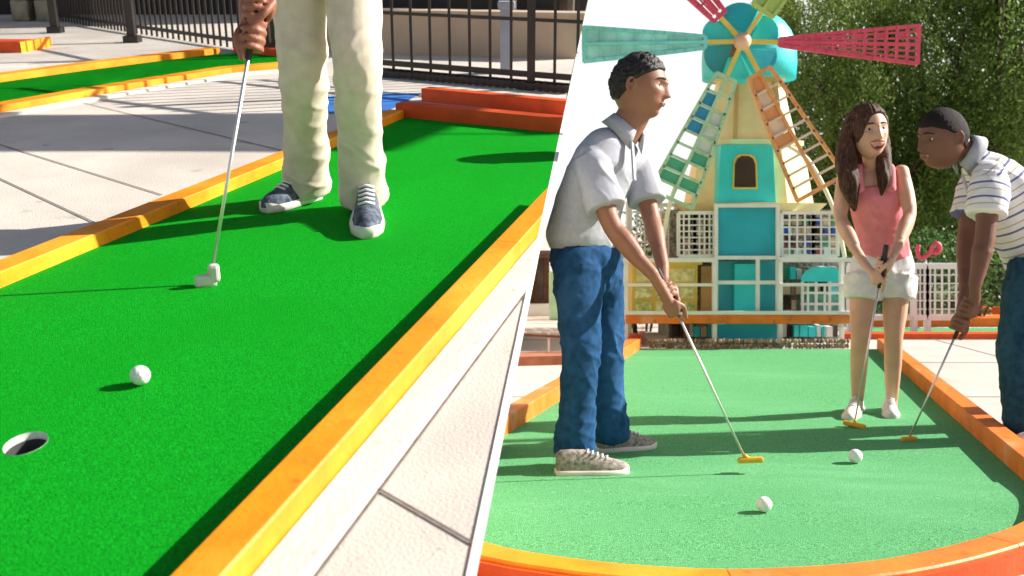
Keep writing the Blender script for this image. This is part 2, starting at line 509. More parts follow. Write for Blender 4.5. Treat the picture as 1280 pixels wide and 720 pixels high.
# rails
def rail(name, inner, outer, h, mats, par, z0=0.0, bev=.004, label=None, clip=True, frame=ML):
    n = len(inner); m = MB(frame); rings = []
    for i in range(n):
        a = Vector(inner[i]); b = Vector(outer[i]); d = (b - a).normalized() * bev
        rings.append([a + Vector((0, 0, z0)), a + Vector((0, 0, z0 + h - bev)), a + d + Vector((0, 0, z0 + h)),
                      b - d + Vector((0, 0, z0 + h)), b + Vector((0, 0, z0 + h - bev)), b + Vector((0, 0, z0))])
    m.loft(rings, smooth=False)
    if clip: m = clipL(m)
    return part(name, m, mats, par, label)
rd = (r1 - r0).normalized(); rn = Vector((rd.y, -rd.x, 0))
ld_ = (l1 - l0).normalized(); lnn = Vector((-ld_.y, ld_.x, 0))
far = cR + rd * .0
def boards(a, b, n, wd, h, cuts):
    d = (b - a); L = d.length; d = d / L; cs = [0] + [c for c in cuts if c < L] + [L]
    for i in range(len(cs) - 1):
        p = a + d * (cs[i] + (.0012 if i else 0)); q = a + d * (cs[i + 1] - .0012)
        rail('side_rail', [p, q], [p + n * wd, q + n * wd], h, M_ORANGE, lane)
boards(r0, cR + rd * .25, rn, .070, HR, [1.15, 3.35, 5.2])
boards(l0, cL - ld_ * .02, lnn, .085, HL_, [2.2, 3.95, 5.3])
ed2 = (eR - eL).normalized(); en = Vector((-ed2.y, ed2.x, 0))
rail('end_rail', [cL - ed2 * .06, cR + ed2 * .07], [cL - ed2 * .06 + en * .09, cR + ed2 * .07 + en * .09], .075, M_REDOR, lane)
bk = Lp([(527, 127), (709, 145)])
rail('end_rail', [bk[0], bk[1]], [bk[0] + en * .09, bk[1] + en * .09], .075, M_REDOR, lane)
kb = [r0 + rn * .0695, cR + rd * .25 + rn * .0695]
rail('kerb', kb, [k + rn * .075 for k in kb], .02, M_KERB, lane)
# joints between slabs, along and across the lane
jn = MB(ML)
def joint(p, q, wd=.007):
    p = Vector((p.x, p.y, 0)); q = Vector((q.x, q.y, 0)); d = (q - p).normalized(); s_ = Vector((-d.y, d.x, 0)) * wd / 2
    jn.add([p - s_ + Vector((0, 0, .003)), q - s_ + Vector((0, 0, .003)), q + s_ + Vector((0, 0, .003)), p + s_ + Vector((0, 0, .003))], [(0, 1, 2, 3)])
joint(r0 + rn * .149, cR + rd * 1 + rn * .149, .006)
j1, j2 = Lp([(460, 605), (590, 680)]); dj = (j2 - j1).normalized()
joint(j1, j1 + dj * 1.2)
for v1, v2 in (((630, 362), (655, 374)),):
    q1, q2 = Lp([v1, v2]); dq = (q2 - q1).normalized(); joint(q1 - dq * .02, q1 + dq * .6)
q1, q2 = Lp([(0, 224), (118, 279)]); joint(q1 - (q2 - q1) * 3, q2)
q1, q2 = Lp([(60, 200), (150, 228)]); joint(q1 - (q2 - q1) * 3, q2 + (q2 - q1) * .5)
q1, q2 = Lp([(175, 146), (300, 176)]); joint(q1 - (q2 - q1) * 3, q2 + (q2 - q1) * .6)
tag(part('pavement_joints', clipL(jn), M_JOINT), kind='structure')
# blue painted patch beyond the lane
bp_ = MB(ML)
pl = Lp([(398, 122), (478, 117), (527, 117), (500, 132), (476, 143), (398, 142)])
bp_.add([p + Vector((0, 0, .003)) for p in pl], [tuple(range(len(pl)))])
tag(part('painted_ground', bp_, M_BLUE), kind='structure')
# raised pale kerb under the fence
fk = MB(ML)
FN = [S(717, 116), S(470, 94), S(345, 72)]
FPTS = [Vector((q.x, q.y, 0)) for q in FN]
dF = (FPTS[0] - FPTS[1]).normalized()

# second lane, top left
l2 = thing('mini_golf_lane', 'narrow green lane between two orange rails, upper left', 'mini golf lane', LV(-3, 6))
up = Lp([(-60, 112), (0, 104), (100, 90), (185, 79), (275, 68), (345, 66)])
lo = Lp([(-60, 136), (0, 127), (100, 110), (175, 98), (275, 83), (350, 77)], .05)
c2 = MB(ML); pts = lo + up[::-1]
c2.loft([[a + Vector((0, 0, .006)), b + Vector((0, 0, .006))] for a, b in zip(lo, up)], caps=False, smooth=False)
c2.f = c2.f[:]; part('carpet', c2, M_GREEN, l2)
rail('side_rail', up[:5], offset(up[:5], .13), .05, M_ORANGE, l2, clip=False)
rail('side_rail', lo, offset(lo, -.12), .05, M_ORANGE, l2, clip=False)
rail('kerb', offset(lo, -.125), offset(lo, -.21), .015, M_KERB, l2, clip=False)
eb_ = Lp([(292, 66), (352, 72)])
rail('end_rail', eb_, [e + Vector((-.02, .16, 0)) for e in eb_], .06, M_REDOR, l2, clip=False)
# third lane corner at the far left edge
l3 = thing('mini_golf_lane', 'corner of a red and orange lane at the far left edge', 'mini golf lane', LV(-4, 8))
q = Lp([(-60, 66), (26, 66)]); rail('end_rail', q, [e + Vector((0, .25, 0)) for e in q], .09, M_REDOR, l3, clip=False)
q = Lp([(27, 66), (42, 62)]); rail('side_rail', q, [e + Vector((.03, .30, 0)) for e in q], .085, M_ORANGE, l3, clip=False)

# ---- iron fence
def fence_run(name, label, A, B, npk, hgt, post_ends, rails, clip=True, prad=.009):
    t = thing(name, label, 'fence', ML @ A)
    m = MB(ML)
    for k in range(npk + 1):
        p = A.lerp(B, k / npk)
        m.box(p + Vector((0, 0, hgt / 2)), (prad * 2, prad * 2, hgt))
    part('pickets', clipL(m) if clip else m, M_BLACK, t)
    for rz, rt_ in rails:
        m = MB(ML); m.beam(A + Vector((0, 0, rz)), B + Vector((0, 0, rz)), .03, rt_)
        part('rail', clipL(m) if clip else m, M_BLACK, t)
    for p in post_ends:
        m = MB(ML); m.box(p + Vector((0, 0, hgt / 2)), (.05, .05, hgt + .04)); m.box(p + Vector((0, 0, .01)), (.12, .12, .02))
        part('post', m, M_BLACK, t)
    return t
fA, fB = FPTS[0] + dF * .5, FPTS[1]
fence_run('iron_fence', 'black iron fence behind the red end rails, right of the khaki legs', fA, fB, 13, 1.25, [fB.lerp(fA, .61)], [(.09, .035), (.42, .02), (.56, .03), (1.2, .03)])
base = MB(ML)  # fence base, with the shadow beneath it built in as black bars
for k in range(40):
    p = fA.lerp(fB, k / 39); base.beam(p + Vector((-.05, -.05, .02)), p + Vector((.09, .07, .03)), .03, .02)
for o_ in (-.07, .07):
    base.beam(fA + Vector((0, o_, .025)), fB + Vector((0, o_, .025)), .025, .04)
fo = part('fence_base_shadow', clipL(base), M_BLACK); tag(fo, 'black strip at the foot of the iron fence, its base with the shadow built in', 'fence base')
C1 = S(345, 68); C2 = S(165, 41); C3 = S(66, 25)
C1, C2, C3 = [Vector((c.x, c.y, 0)) for c in (C1, C2, C3)]
fence_run('iron_fence', 'black iron fence behind the narrow upper lane, left of the khaki legs', C1, C2, 24, 1.35, [C1], [(.07, .03), (.75, .03), (1.3, .03)], False)
fence_run('iron_fence', 'farthest black iron fence run, running off behind the two posts', C2, C3 , 26, 1.35, [], [(.07, .03), (.75, .03), (1.3, .03)], False)
for k, (u, v, lab) in enumerate(((166, 53, 'black iron gate post nearer the putting man'), (70, 41, 'black iron gate post farther left, near the stone pillar'))):
    p = S(u, v); m = MB(ML); m.box(Vector((p.x, p.y, .75)), (.07, .07, 1.5)); m.box(Vector((p.x, p.y, .03)), (.13, .13, .06))
    o = part('gate_post', m, M_BLACK); tag(o, lab, 'post')

# ---- what lies beyond the fence: low tan wall, dark building
tw = MB(ML)
a_, b_ = S(790, 74), S(330, 62)
tw.beam(Vector((a_.x, a_.y, .16)), Vector((b_.x, b_.y, .16)), .18, .32)
tw.beam(Vector((a_.x, a_.y, .335)), Vector((b_.x, b_.y, .335)), .24, .03)
o = part('low_wall', clipL(tw), M_TAN); tag(o, 'low tan wall in the sun just beyond the iron fence', 'wall')
W_ = 13.2
bl = thing('dark_building', 'dark shaded building front with brown upper panels beyond the fences', 'building', LV(-4, W_))
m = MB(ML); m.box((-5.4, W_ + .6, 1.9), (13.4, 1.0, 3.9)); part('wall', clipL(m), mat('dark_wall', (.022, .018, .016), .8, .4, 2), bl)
m = MB(ML)
for k in range(38):
    x = -9.2 + k * .18
    if x > -3.2: break
    m.box((x, W_ + .05, 1.25), (.13, .08, 1.5))
part('brown_cladding', m, mat('brown_clad', (.30, .14, .09), .8, .4, 3), bl)
m = MB(ML)
for k in range(5):
    m.box((-2.6 + k * .85, W_ + .06, 1.1), (.6, .06, 1.3))
part('window', clipL(m), M_GLASS, bl)
m = MB(ML)
p = S(41, 26)
for k in range(7):
    m.cbox((p.x - .09, p.y, .12 + k * .24), (.20, .22, .235), .02); m.cbox((p.x + .17, p.y, .12 + k * .24), (.17, .22, .235), .02)
o = part('stone_pillar', m, mat('pillar_stone', (.30, .27, .20), .9, .4, 7, 1, 30)); tag(o, 'double tan stone pillar at the upper left before the dark building', 'pillar')
# grey post box and slim trunks beyond the fence
p = S(633, 92); m = MB(ML); m.box((p.x, p.y + .05, .22), (.085, .09, .45)); m.cbox((p.x, p.y + .05, .46), (.12, .12, .05), .01)
o = part('utility_post', m, mat('grey_metal', (.3, .33, .4), .5)); tag(o, 'short grey blue post standing behind the iron fence', 'post')
for i, u in enumerate((634, 706)):
    p = S(u, 60); m = MB(ML)
    m.tube([Vector((p.x, p.y, 0)), Vector((p.x + .02, p.y, .5)), Vector((p.x - .03, p.y, 1.2)), Vector((p.x + .02, p.y, 2.0))], [.075, .06, .05, .04], 8)
    if i == 1: m = clipL(m)
    t = part('slim_tree', m, M_BARK); tag(t, ['slim mossy trunk behind the fence above the grey post', 'slim mossy trunk at the right end of the fence'][i], 'tree')
# ================================================================ PEOPLE
def skinmat(name, c):
    m = mat(name, c, .5, .10, 9, .3, 260, spec=.4)
    b = m.node_tree.nodes['Principled BSDF']
    b.inputs['Subsurface Weight'].default_value = .12
    b.inputs['Subsurface Scale'].default_value = .01
    return m
def catmull(pts, sub):
    P_ = [Vector(p) for p in pts]; out = []
    n = len(P_)
    for i in range(n - 1):
        p0 = P_[max(0, i - 1)]; p1 = P_[i]; p2 = P_[i + 1]; p3 = P_[min(n - 1, i + 2)]
        for k in range(sub):
            t = k / sub
            out.append(.5 * ((2 * p1) + (p2 - p0) * t + (2 * p0 - 5 * p1 + 4 * p2 - p3) * t * t + (3 * p1 - p0 - 3 * p2 + p3) * t ** 3))
    out.append(P_[-1]); return out
def interp(vals, sub):
    out = []
    for i in range(len(vals) - 1):
        for k in range(sub):
            t = k / sub; t = t * t * (3 - 2 * t) * .4 + t * .6; out.append(vals[i] * (1 - t) + vals[i + 1] * t)
    out.append(vals[-1]); return out
def limb(mb, pts, rad, n=16, sub=5, lat=None, flat=None, round_ends=True):
    """tapered limb along a smooth path; flat = list of lateral/depth ratios"""
    pp = catmull(pts, sub); rr = interp(rad, sub); k = len(pp)
    fl = interp(flat, sub) if flat else [1] * k
    rings = []; ref = Vector(lat) if lat is not None else None
    def ring(c, t, r1, r2):
        nonlocal ref
        if ref is None: ref = Vector((0, 0, 1)) if abs(t.z) < .9 else Vector((1, 0, 0))
        a = (ref - t * ref.dot(t)).normalized(); b = t.cross(a)
        if lat is None: ref = a
        return [c + a * (r1 * math.cos(2 * math.pi * j / n)) + b * (r2 * math.sin(2 * math.pi * j / n)) for j in range(n)]
    T = [(pp[min(i + 1, k - 1)] - pp[max(i - 1, 0)]).normalized() for i in range(k)]
    if round_ends:
        for q in (.95, .6, .25):
            s_ = math.sqrt(1 - q * q); rings.append(ring(pp[0] - T[0] * rr[0] * q * .8, T[0], rr[0] * fl[0] * s_, rr[0] * s_))
    for i in range(k): rings.append(ring(pp[i], T[i], rr[i] * fl[i], rr[i]))
    if round_ends:
        for q in (.25, .6, .95):
            s_ = math.sqrt(1 - q * q); rings.append(ring(pp[-1] + T[-1] * rr[-1] * q * .8, T[-1], rr[-1] * fl[-1] * s_, rr[-1] * s_))
    mb.loft(rings)
def fuse(mb, voxel, smooth=4, fac=.5):
    """union of all the pieces into one continuous skin"""
    me = bpy.data.meshes.new('fuse'); me.from_pydata(mb.v, [], mb.f)
    bm = bmesh.new(); bm.from_mesh(me); bmesh.ops.recalc_face_normals(bm, faces=bm.faces[:]); bm.to_mesh(me); bm.free()
    o = bpy.data.objects.new('fuse', me); COL.objects.link(o)
    md = o.modifiers.new('r', 'REMESH'); md.mode = 'VOXEL'; md.voxel_size = voxel; md.use_smooth_shade = True
    if smooth:
        s = o.modifiers.new('s', 'SMOOTH'); s.factor = fac; s.iterations = smooth
    dg = bpy.context.evaluated_depsgraph_get(); dg.update()
    ev = o.evaluated_get(dg); m2 = ev.to_mesh()
    nv = len(m2.vertices); co = np.empty(nv * 3, 'f'); m2.vertices.foreach_get('co', co); co = co.reshape(-1, 3).copy()
    no = np.empty(nv * 3, 'f'); m2.vertices.foreach_get('normal', no); no = no.reshape(-1, 3).copy()
    faces = [tuple(p.vertices) for p in m2.polygons]
    ev.to_mesh_clear(); bpy.data.objects.remove(o); bpy.data.meshes.remove(me)
    return co, no, faces
def put(name, co, faces, mats, parent, mi=None, label=None, attr=None):
    inv = wmat(parent).inverted(); A = np.array(inv)
    c = co @ A[:3, :3].T + A[:3, 3]
    me = bpy.data.meshes.new(name); me.from_pydata(c.tolist(), [], faces)
    if mi is not None: me.polygons.foreach_set('material_index', np.asarray(mi, 'i'))
    me.polygons.foreach_set('use_smooth', np.ones(len(faces), bool))
    for m in (mats if isinstance(mats, (list, tuple)) else [mats]): me.materials.append(m)
    if attr is not None:
        at = me.attributes.new('along', 'FLOAT', 'POINT'); at.data.foreach_set('value', np.asarray(attr, 'f'))
    me.update()
    o = bpy.data.objects.new(name, me); COL.objects.link(o); o.parent = parent; WM[o.name] = wmat(parent)
    if label: o['label'] = label
    return o
def wrinkle(co, no, amp, axis, f1=16, f2=6, seed=0, zones=None):
    """drag folds: ridged noise, tight along the axis and long across it"""
    ax = Vector(axis).normalized(); ax = np.array(ax)
    al = co @ ax
    out = co.copy()
    for i in range(len(co)):
        p = Vector(co[i]); per = p - Vector(ax) * al[i]
        q = per * f2 + Vector(ax) * (al[i] * f1)
        q += Vector((1, .6, .3)) * noise.noise(p * 5 + Vector((seed, 0, 0))) * 1.3
        h = 1 - 2 * abs(noise.noise(q + Vector((seed * 3.1, 7, 0))))
        h = h * h * (1 if h > 0 else -1)
        k = 1.0
        if zones:
            k = .25
            for c, r, g_ in zones:
                d = (p - Vector(c)).length / r
                k += g_ * math.exp(-d * d)
        out[i] = co[i] + no[i] * (amp * k * h)
    return out

# ---- head: one surface in head axes (x right of face, y forward, z up), unit = head height
def head_grid(nu=72, nv=56, female=False, extra=None):
    rings = []
    def gs(a, s): return math.exp(-(a / s) ** 2)
    for i in range(nv + 1):
        th = math.pi * i / nv; row = []
        for j in range(nu):
            ph = 2 * math.pi * j / nu
            d = Vector((math.sin(th) * math.cos(ph), math.sin(th) * math.sin(ph), -math.cos(th)))
            x = d.x * .335; y = d.y * .41; z = d.z * .5
            # skull wide and deep above, jaw narrow below
            t = max(0, -z / .5)
            x *= 1 - .33 * t ** 1.6
            if y < 0:
                y *= 1 - .34 * t; y *= 1.08
            else:
                y *= 1 - .02 * t
            if z > .3: x *= 1 - .12 * (z - .3) / .2
            if y > 0:
                fx = x
                y -= .02 * gs(z - .03, .12) * gs(fx, .3)          # flatter mid-face
                if z < -.1: y += .055 * gs(z + .42, .1) * gs(fx, .12)       # chin
                y += .022 * gs(z - .135, .045) * gs(fx, .22)                   # brow
                y -= .045 * gs(z - .055, .045) * (gs(fx - .135, .07) + gs(fx + .135, .07))  # sockets
                y += .018 * gs(z + .04, .07) * (gs(fx - .19, .07) + gs(fx + .19, .07))      # cheeks
                nz = (.13 - z) / .24
                if 0 < nz < 1.15:                                                    # nose
                    hgt = .035 + .085 * min(1, nz) ** 1.1
                    if nz > 1: hgt *= max(0, 1 - (nz - 1) / .15)
                    y += hgt * gs(fx, .036 + .02 * min(1, nz))
                    y += .02 * gs(nz - .95, .12) * (gs(fx - .055, .025) + gs(fx + .055, .025))
                y += .03 * gs(z + .215, .045) * gs(fx, .12)                         # muzzle / lips
                y -= .012 * gs(z + .30, .03) * gs(fx, .09)
            if z < -.12:                                                        # squarer jaw than an egg
                k_ = min(1, (-.12 - z) / .25) * (1 - max(0, (-z - .40) / .10)) 
                x *= 1 + .16 * k_; y *= 1 + (.12 if y > 0 else .10) * k_
            row.append(Vector((x, y, z)))
        rings.append(row)
    return rings
_HG = None
def surf(x, z):
    """depth of the face's surface at a point seen from the front"""
    global _HG
    if _HG is None: _HG = np.array([tuple(p) for row in head_grid(120, 100) for p in row if p.y > 0])
    d = (_HG[:, 0] - x) ** 2 + (_HG[:, 2] - z) ** 2; i = np.argsort(d)[:4]; w_ = 1 / (d[i] + 1e-6)
    return float((_HG[i, 1] * w_).sum() / w_.sum())
def frame(face, up):
    f = Vector(face).normalized(); u = Vector(up); u = (u - f * u.dot(f)).normalized(); r = f.cross(u)
    return r, f, u
def head_world(rings, c, fr, s):
    r, f, u = fr; c = Vector(c)
    return [[c + (r * p.x + f * p.y + u * p.z) * s for p in row] for row in rings]
def hw(p, c, fr, s):
    r, f, u = fr; return Vector(c) + (r * p[0] + f * p[1] + u * p[2]) * s
def closed_rings(mb, rings):
    n = len(rings[0]); rs = rings[1:-1]
    mb.loft(rs)
def ear(mb, c, fr, s, side):
    for k in range(10):
        a0 = math.pi * 2 * k / 10; a1 = math.pi * 2 * (k + 1) / 10
        q = []
        for a in (a0, a1): q.append(hw((side * (.335 + .03 + .02 * math.cos(a)), -.06 + .055 * math.cos(a + 3.14), -.01 + .105 * math.sin(a)), c, fr, s))
        mb.tube(q, [.022 * s] * 2, 6)
    mb.ell(hw((side * .33, -.06, -.01), c, fr, s), (.03 * s, .05 * s, .09 * s), fr)
def eyes_etc(par, c, fr, s, lid, iris, smile, brow, lipm, gaze=(0, 0)):
    for sd in (-1, 1):
        e = MB(); ec = hw((sd * .135, surf(.135, .05) - .040, .052), c, fr, s); e.ell(ec, .058 * s, fr, 14, 10, 0)
        gd = (fr[1] + fr[0] * gaze[0] + fr[2] * gaze[1]).normalized()
        ra = gd.cross(fr[2]).normalized(); ua = ra.cross(gd)
        e.ell(ec + gd * .034 * s, (.034 * s, .034 * s, .0285 * s), (ra, ua, gd), 10, 6, 1)
        o = part('eye', e, [M_EYEW, iris], par)
        ldm = MB()
        ldm.ell(ec + fr[2] * .012 * s - fr[1] * .002 * s, (.070 * s, .060 * s, .052 * s), fr, 14, 10)
        ldm.v = [p for p in ldm.v]
        # upper lid: keep only the part above the pupil line
        keep = MB(); keep.v = ldm.v
        for f_, m_, s_ in zip(ldm.f, ldm.m, ldm.sm):
            cc = sum((Vector(ldm.v[i]) for i in f_), Vector()) / len(f_)
            hz = (cc - ec).dot(fr[2])
            if hz > (.020 - .012 * smile) * s or hz < (-.022 + .012 * smile) * s: keep.f.append(f_); keep.m.append(0); keep.sm.append(True)
        part('eyelid', keep, lid, par)
        b = MB(); pts = [hw((sd * (.06 + .16 * t), surf(.06 + .16 * t, .150 + .016 * math.sin(t * 3.14) - .022 * t) + .002, .150 + .016 * math.sin(t * 3.14) - .022 * t), c, fr, s) for t in (0, .25, .5, .75, 1)]
        b.tube(pts, [.012 * s, .017 * s, .016 * s, .012 * s, .006 * s], 6)
        part('eyebrow', b, brow, par)
    m = MB()
    wd = .095 + .055 * smile; op = .012 + .095 * smile; yb = .405
    def mp(t, k):   # t -1..1, upper/lower
        z = -.215 + (op * .45 if k > 0 else -op * 1.1) * (1 - t * t) + .028 * smile * t * t
        return hw((wd * t, surf(wd * t, z) + .004, z), c, fr, s)
    T = [-1, -.75, -.5, -.25, 0, .25, .5, .75, 1]
    m.tube([mp(t, 1) for t in T], [.004 * s] + [.016 * s] * 7 + [.004 * s], 8, 0)
    m.tube([mp(t, -1) for t in T], [.004 * s] + [.018 * s] * 7 + [.004 * s], 8, 0)
    if smile > .3:
        vs = []; fs = []
        for t in T: vs += [mp(t, 1) + fr[1] * .003 * s, mp(t, 1).lerp(mp(t, -1), .55) + fr[1] * .003 * s, mp(t, -1) + fr[1] * .001 * s]
        m.add(vs, [(3 * i, 3 * i + 1, 3 * i + 4, 3 * i + 3) for i in range(8)], 1)
        m.add(vs, [(3 * i + 1, 3 * i + 2, 3 * i + 5, 3 * i + 4) for i in range(8)], 2)
    part('mouth', m, [lipm, M_TEETH, M_MOUTH], par)
def hair_short(par, c, fr, s, m, thick=.035, curl=.012, low=-.02, front=.27, fscale=60, name='hair'):
    rings = head_grid(120, 90); out = []
    for row in rings:
        rr = []
        for p in row:
            n = Vector((p.x / .335 ** 2, p.y / .41 ** 2, p.z / .5 ** 2)).normalized()
            # hairline: high on the forehead, down past the ears, low at the nape
            fy = max(0, min(1, (p.y + .04) / .34)); hl = low + (front - low) * fy ** .8
            if p.y < -.02: hl = low - .26 * min(1, (-.02 - p.y) / .22)
            ax = abs(p.x)
            if .1 < p.y < .28 and ax > .2: hl = max(hl, .12)
            hl += .012 * noise.noise(p * 30)
            k = (p.z - hl) / .05; k = max(0, min(1, k)); k = k * k * (3 - 2 * k)
            h = -.03 + (thick + .03) * k + (curl * noise.noise(p * fscale) + curl * .7 * noise.noise(p * fscale * .45)) * k
            rr.append(p + n * h)
        out.append(rr)
    mb = MB(); closed_rings(mb, head_world(out, c, fr, s)); return part(name, mb, m, par)

M_EYEW = mat('eye_white', (.52, .47, .43), .25, .02, 5)
M_IRIS = mat('iris_brown', (.05, .02, .01), .15, .1, 5)
M_TEETH = mat('teeth', (.80, .78, .72), .3, .03, 5)
M_MOUTH = mat('mouth_inside', (.13, .015, .015), .6, .1, 5)

# ---- hands: palm + four curled fingers + thumb, closed on a shaft
def hand(mb, wrist, c, axis, palmdir, s=1.0, thumb_side=1, R_=.019, start=40, end=285):
    """c: grip centre on the shaft; axis: along the shaft towards the club head; palmdir: from the shaft to the palm"""
    a = Vector(axis).normalized(); b = Vector(palmdir); b = (b - a * b.dot(a)).normalized(); cc = a.cross(b) * thumb_side
    c = Vector(c); wrist = Vector(wrist)
    palm = c + b * .033 * s
    # palm slab
    mb.ell(palm + cc * .002, (.042 * s, .016 * s, .034 * s), (a, b, cc), 16, 10)
    limb(mb, [wrist, wrist.lerp(palm, .5), palm], [.024 * s, .022 * s, .019 * s], 14, 3)
    offs = [.034, .012, -.010, -.031]; rf = [.0088, .0092, .009, .0078]; ln = [.93, 1.0, .95, .8]
    for o_, r_, l_ in zip(offs, rf, ln):
        pts = []
        e = start + (end - start) * l_
        for q in range(6):
            an = math.radians(start + (e - start) * q / 5)
            rad = (R_ + r_) * (1.25 - .25 * min(1, q / 2)) * s
            pts.append(c + a * (o_ * s) + b * (math.cos(an) * rad) - cc * (math.sin(an) * rad) * -1)
        pts = [palm + a * (o_ * .9 * s) + cc * .01 * s] + pts
        limb(mb, pts, [r_ * 1.15 * s] + [r_ * 1.05 * s] * 3 + [r_ * s] * 2 + [r_ * .82 * s], 8, 2)
    tp = [palm - cc * .020 * s + a * -.012 * s, c - cc * (R_ + .016) * s + a * .018 * s + b * .012 * s, c - cc * (R_ + .008) * s + a * .045 * s - b * .004, c - cc * (R_ + .001) * s + a * .068 * s - b * .012 * s]
    limb(mb, tp, [.0125 * s, .0115 * s, .0105 * s, .009 * s], 8, 3)

# ---- shoes
def shoe(par, heel, toe, up, mats, s=1.0, ankle=None, soleh=.028, hgt=.075):
    heel = Vector(heel); toe = Vector(toe); up = Vector(up).normalized()
    d = (toe - heel); L = d.length; d.normalize(); sd = d.cross(up).normalized(); up = sd.cross(d)
    prof = [(0, .026, .075), (.06, .034, .088), (.2, .037, .09), (.38, .037, .088), (.55, .043, .07), (.72, .047, .052), (.87, .042, .04), (.96, .028, .030), (1.0, .012, .02)]
    st = thing('shoe', None, None, heel)
    st.parent = par; st.matrix_parent_inverse = Matrix.Identity(4)
    st.matrix_world = Matrix.Translation(heel); st.parent = par
    loc = wmat(par).inverted() @ Matrix.Translation(heel); st.matrix_basis = loc; WM[st.name] = Matrix.Translation(heel)
    so = MB(); rings = []
    for t, w_, h in prof:
        c = heel + d * (t * L); ww = (w_ + .004) * s
        z1 = soleh * s * (1 + .25 * (t > .9))
        rings.append([c + sd * (ww * x) + up * z for x, z in ((-1, .004), (-.8, 0), (.8, 0), (1, .004), (1.02, z1 * .6), (.98, z1), (-.98, z1), (-1.02, z1 * .6))])
    so.loft(rings); part('sole', so, mats[1], st)
    u = MB(); rings = []
    n = 14
    for t, w_, h in prof:
        c = heel + d * (t * L * .985 + .004); ring = []
        for j in range(n):
            an = math.pi * 2 * j / n; x = math.cos(an); z = math.sin(an)
            ring.append(c + sd * (w_ * s * x * (1 - .25 * max(0, z))) + up * (soleh * s * .8 + max(0, z) ** .8 * h * s * hgt / .075 if z > 0 else soleh * s * .6))
        rings.append(ring)
    u.loft(rings); part('upper', u, mats[0], st)
    la = MB()
    for k in range(5):
        t = .42 + k * .065; h = np.interp(t, [q[0] for q in prof], [q[2] for q in prof]) * hgt / .075
        c = heel + d * (t * L) + up * (soleh * s * .8 + h * s + .002)
        la.tube([c - sd * .024 * s - up * .008, c + d * .008, c + sd * .024 * s - up * .008], .0042 * s, 6)
    part('laces', la, mats[2], st)
    return st

# ---- club
def putter(label, grip_top, foot, headc, hdir, hm, up, head='mallet', group='putters', grip_len=.26, hl=.115, sr=.0055):
    grip_top = Vector(grip_top); foot = Vector(foot)
    t = thing('putter', label, 'golf putter', foot, group)
    d = (foot - grip_top).normalized()
    m = MB(); m.tube([grip_top + d * grip_len * .9, foot], [sr, sr * .8], 10); part('shaft', m, M_METAL, t)
    m = MB(); m.tube([grip_top, grip_top + d * .01, grip_top + d * grip_len], [.011, .0135, .009], 12); part('grip', m, M_RUB, t)
    hd = Vector(hdir).normalized(); upv = Vector(up).normalized(); sd = upv.cross(hd).normalized(); hc = Vector(headc)
    m = MB()
    if head == 'mallet':
        m.cbox(hc, (hl, .026, .026), .010, (hd, sd, upv)); m.cbox(hc + sd * .018 - upv * .004, (hl * .6, .024, .016), .007, (hd, sd, upv))
    else:
        m.cbox(hc, (hl, .022, .034), .009, (hd, sd, upv)); m.cbox(hc + hd * hl * .4 + sd * .0 + upv * .02, (.030, .024, .05), .009, (hd, sd, upv))
    m.tube([foot, foot.lerp(hc, .7)], [sr * 1.3, sr * 1.6], 8)
    part('club_head', m, hm, t)
    return t

def jeans_mat(name, c):
    m = mat(name, c, .85, .3, 34, .6, 600, spec=.15, detail=6)
    mixin(m, tuple(x * 1.7 + .02 for x in c), 5, .5, .8, stretch=(1, 1, .6))
    return m
M_JEAN = jeans_mat('denim_blue', (.016, .075, .19))
M_JEAN2 = jeans_mat('denim_teal', (.018, .07, .12))
M_KHAKI = mat('khaki_cloth', (.68, .61, .49), .85, .1, 20, .5, 500, spec=.15)
M_POLO = mat('grey_polo_cloth', (.44, .45, .50), .85, .08, 60, .6, 500, spec=.15)
M_TANK = mat('pink_tank_cloth', (.86, .27, .31), .85, .1, 20, .4, 500, spec=.15)
M_SHORT = mat('white_short_cloth', (.78, .77, .78), .85, .08, 20, .5, 400, spec=.15)
M_HAIRB = mat('hair_black', (.014, .010, .008), .55, .4, 120, .9, 200, spec=.4)
mixin(M_HAIRB, (.045, .032, .026), 60, .5, .7)
mixin(M_POLO, (.39, .40, .45), 4, .5, .7)
M_HAIRD = mat('hair_cropped', (.020, .014, .012), .75, .4, 200, .9, 400, spec=.2)
M_HAIRW = mat('hair_brown', (.060, .026, .015), .62, .5, 24, .8, 160, spec=.22)
mixin(M_HAIRW, (.17, .08, .045), 16, .5, .68, stretch=(11, 11, .5))
mixin(M_HAIRW, (.02, .01, .007), 12, .56, .72, stretch=(14, 14, .5))
M_SHOEG = mat('shoe_tan_mesh', (.42, .36, .31), .8, .4, 60, .6, 200, col2=(.16, .14, .13))
M_SOLE = mat('sole_white', (.72, .68, .62), .6, .1, 20)
M_LACE = mat('lace_white', (.78, .76, .74), .7, .1, 20)
M_LACED = mat('lace_dark', (.06, .05, .06), .7, .1, 20)
M_SHOEN = mat('shoe_navy_mesh', (.02, .03, .06), .8, .4, 45, .6, 200, col2=(.13, .16, .20))
M_SHOEW = mat('shoe_white', (.72, .68, .64), .7, .12, 30, .4, 200)
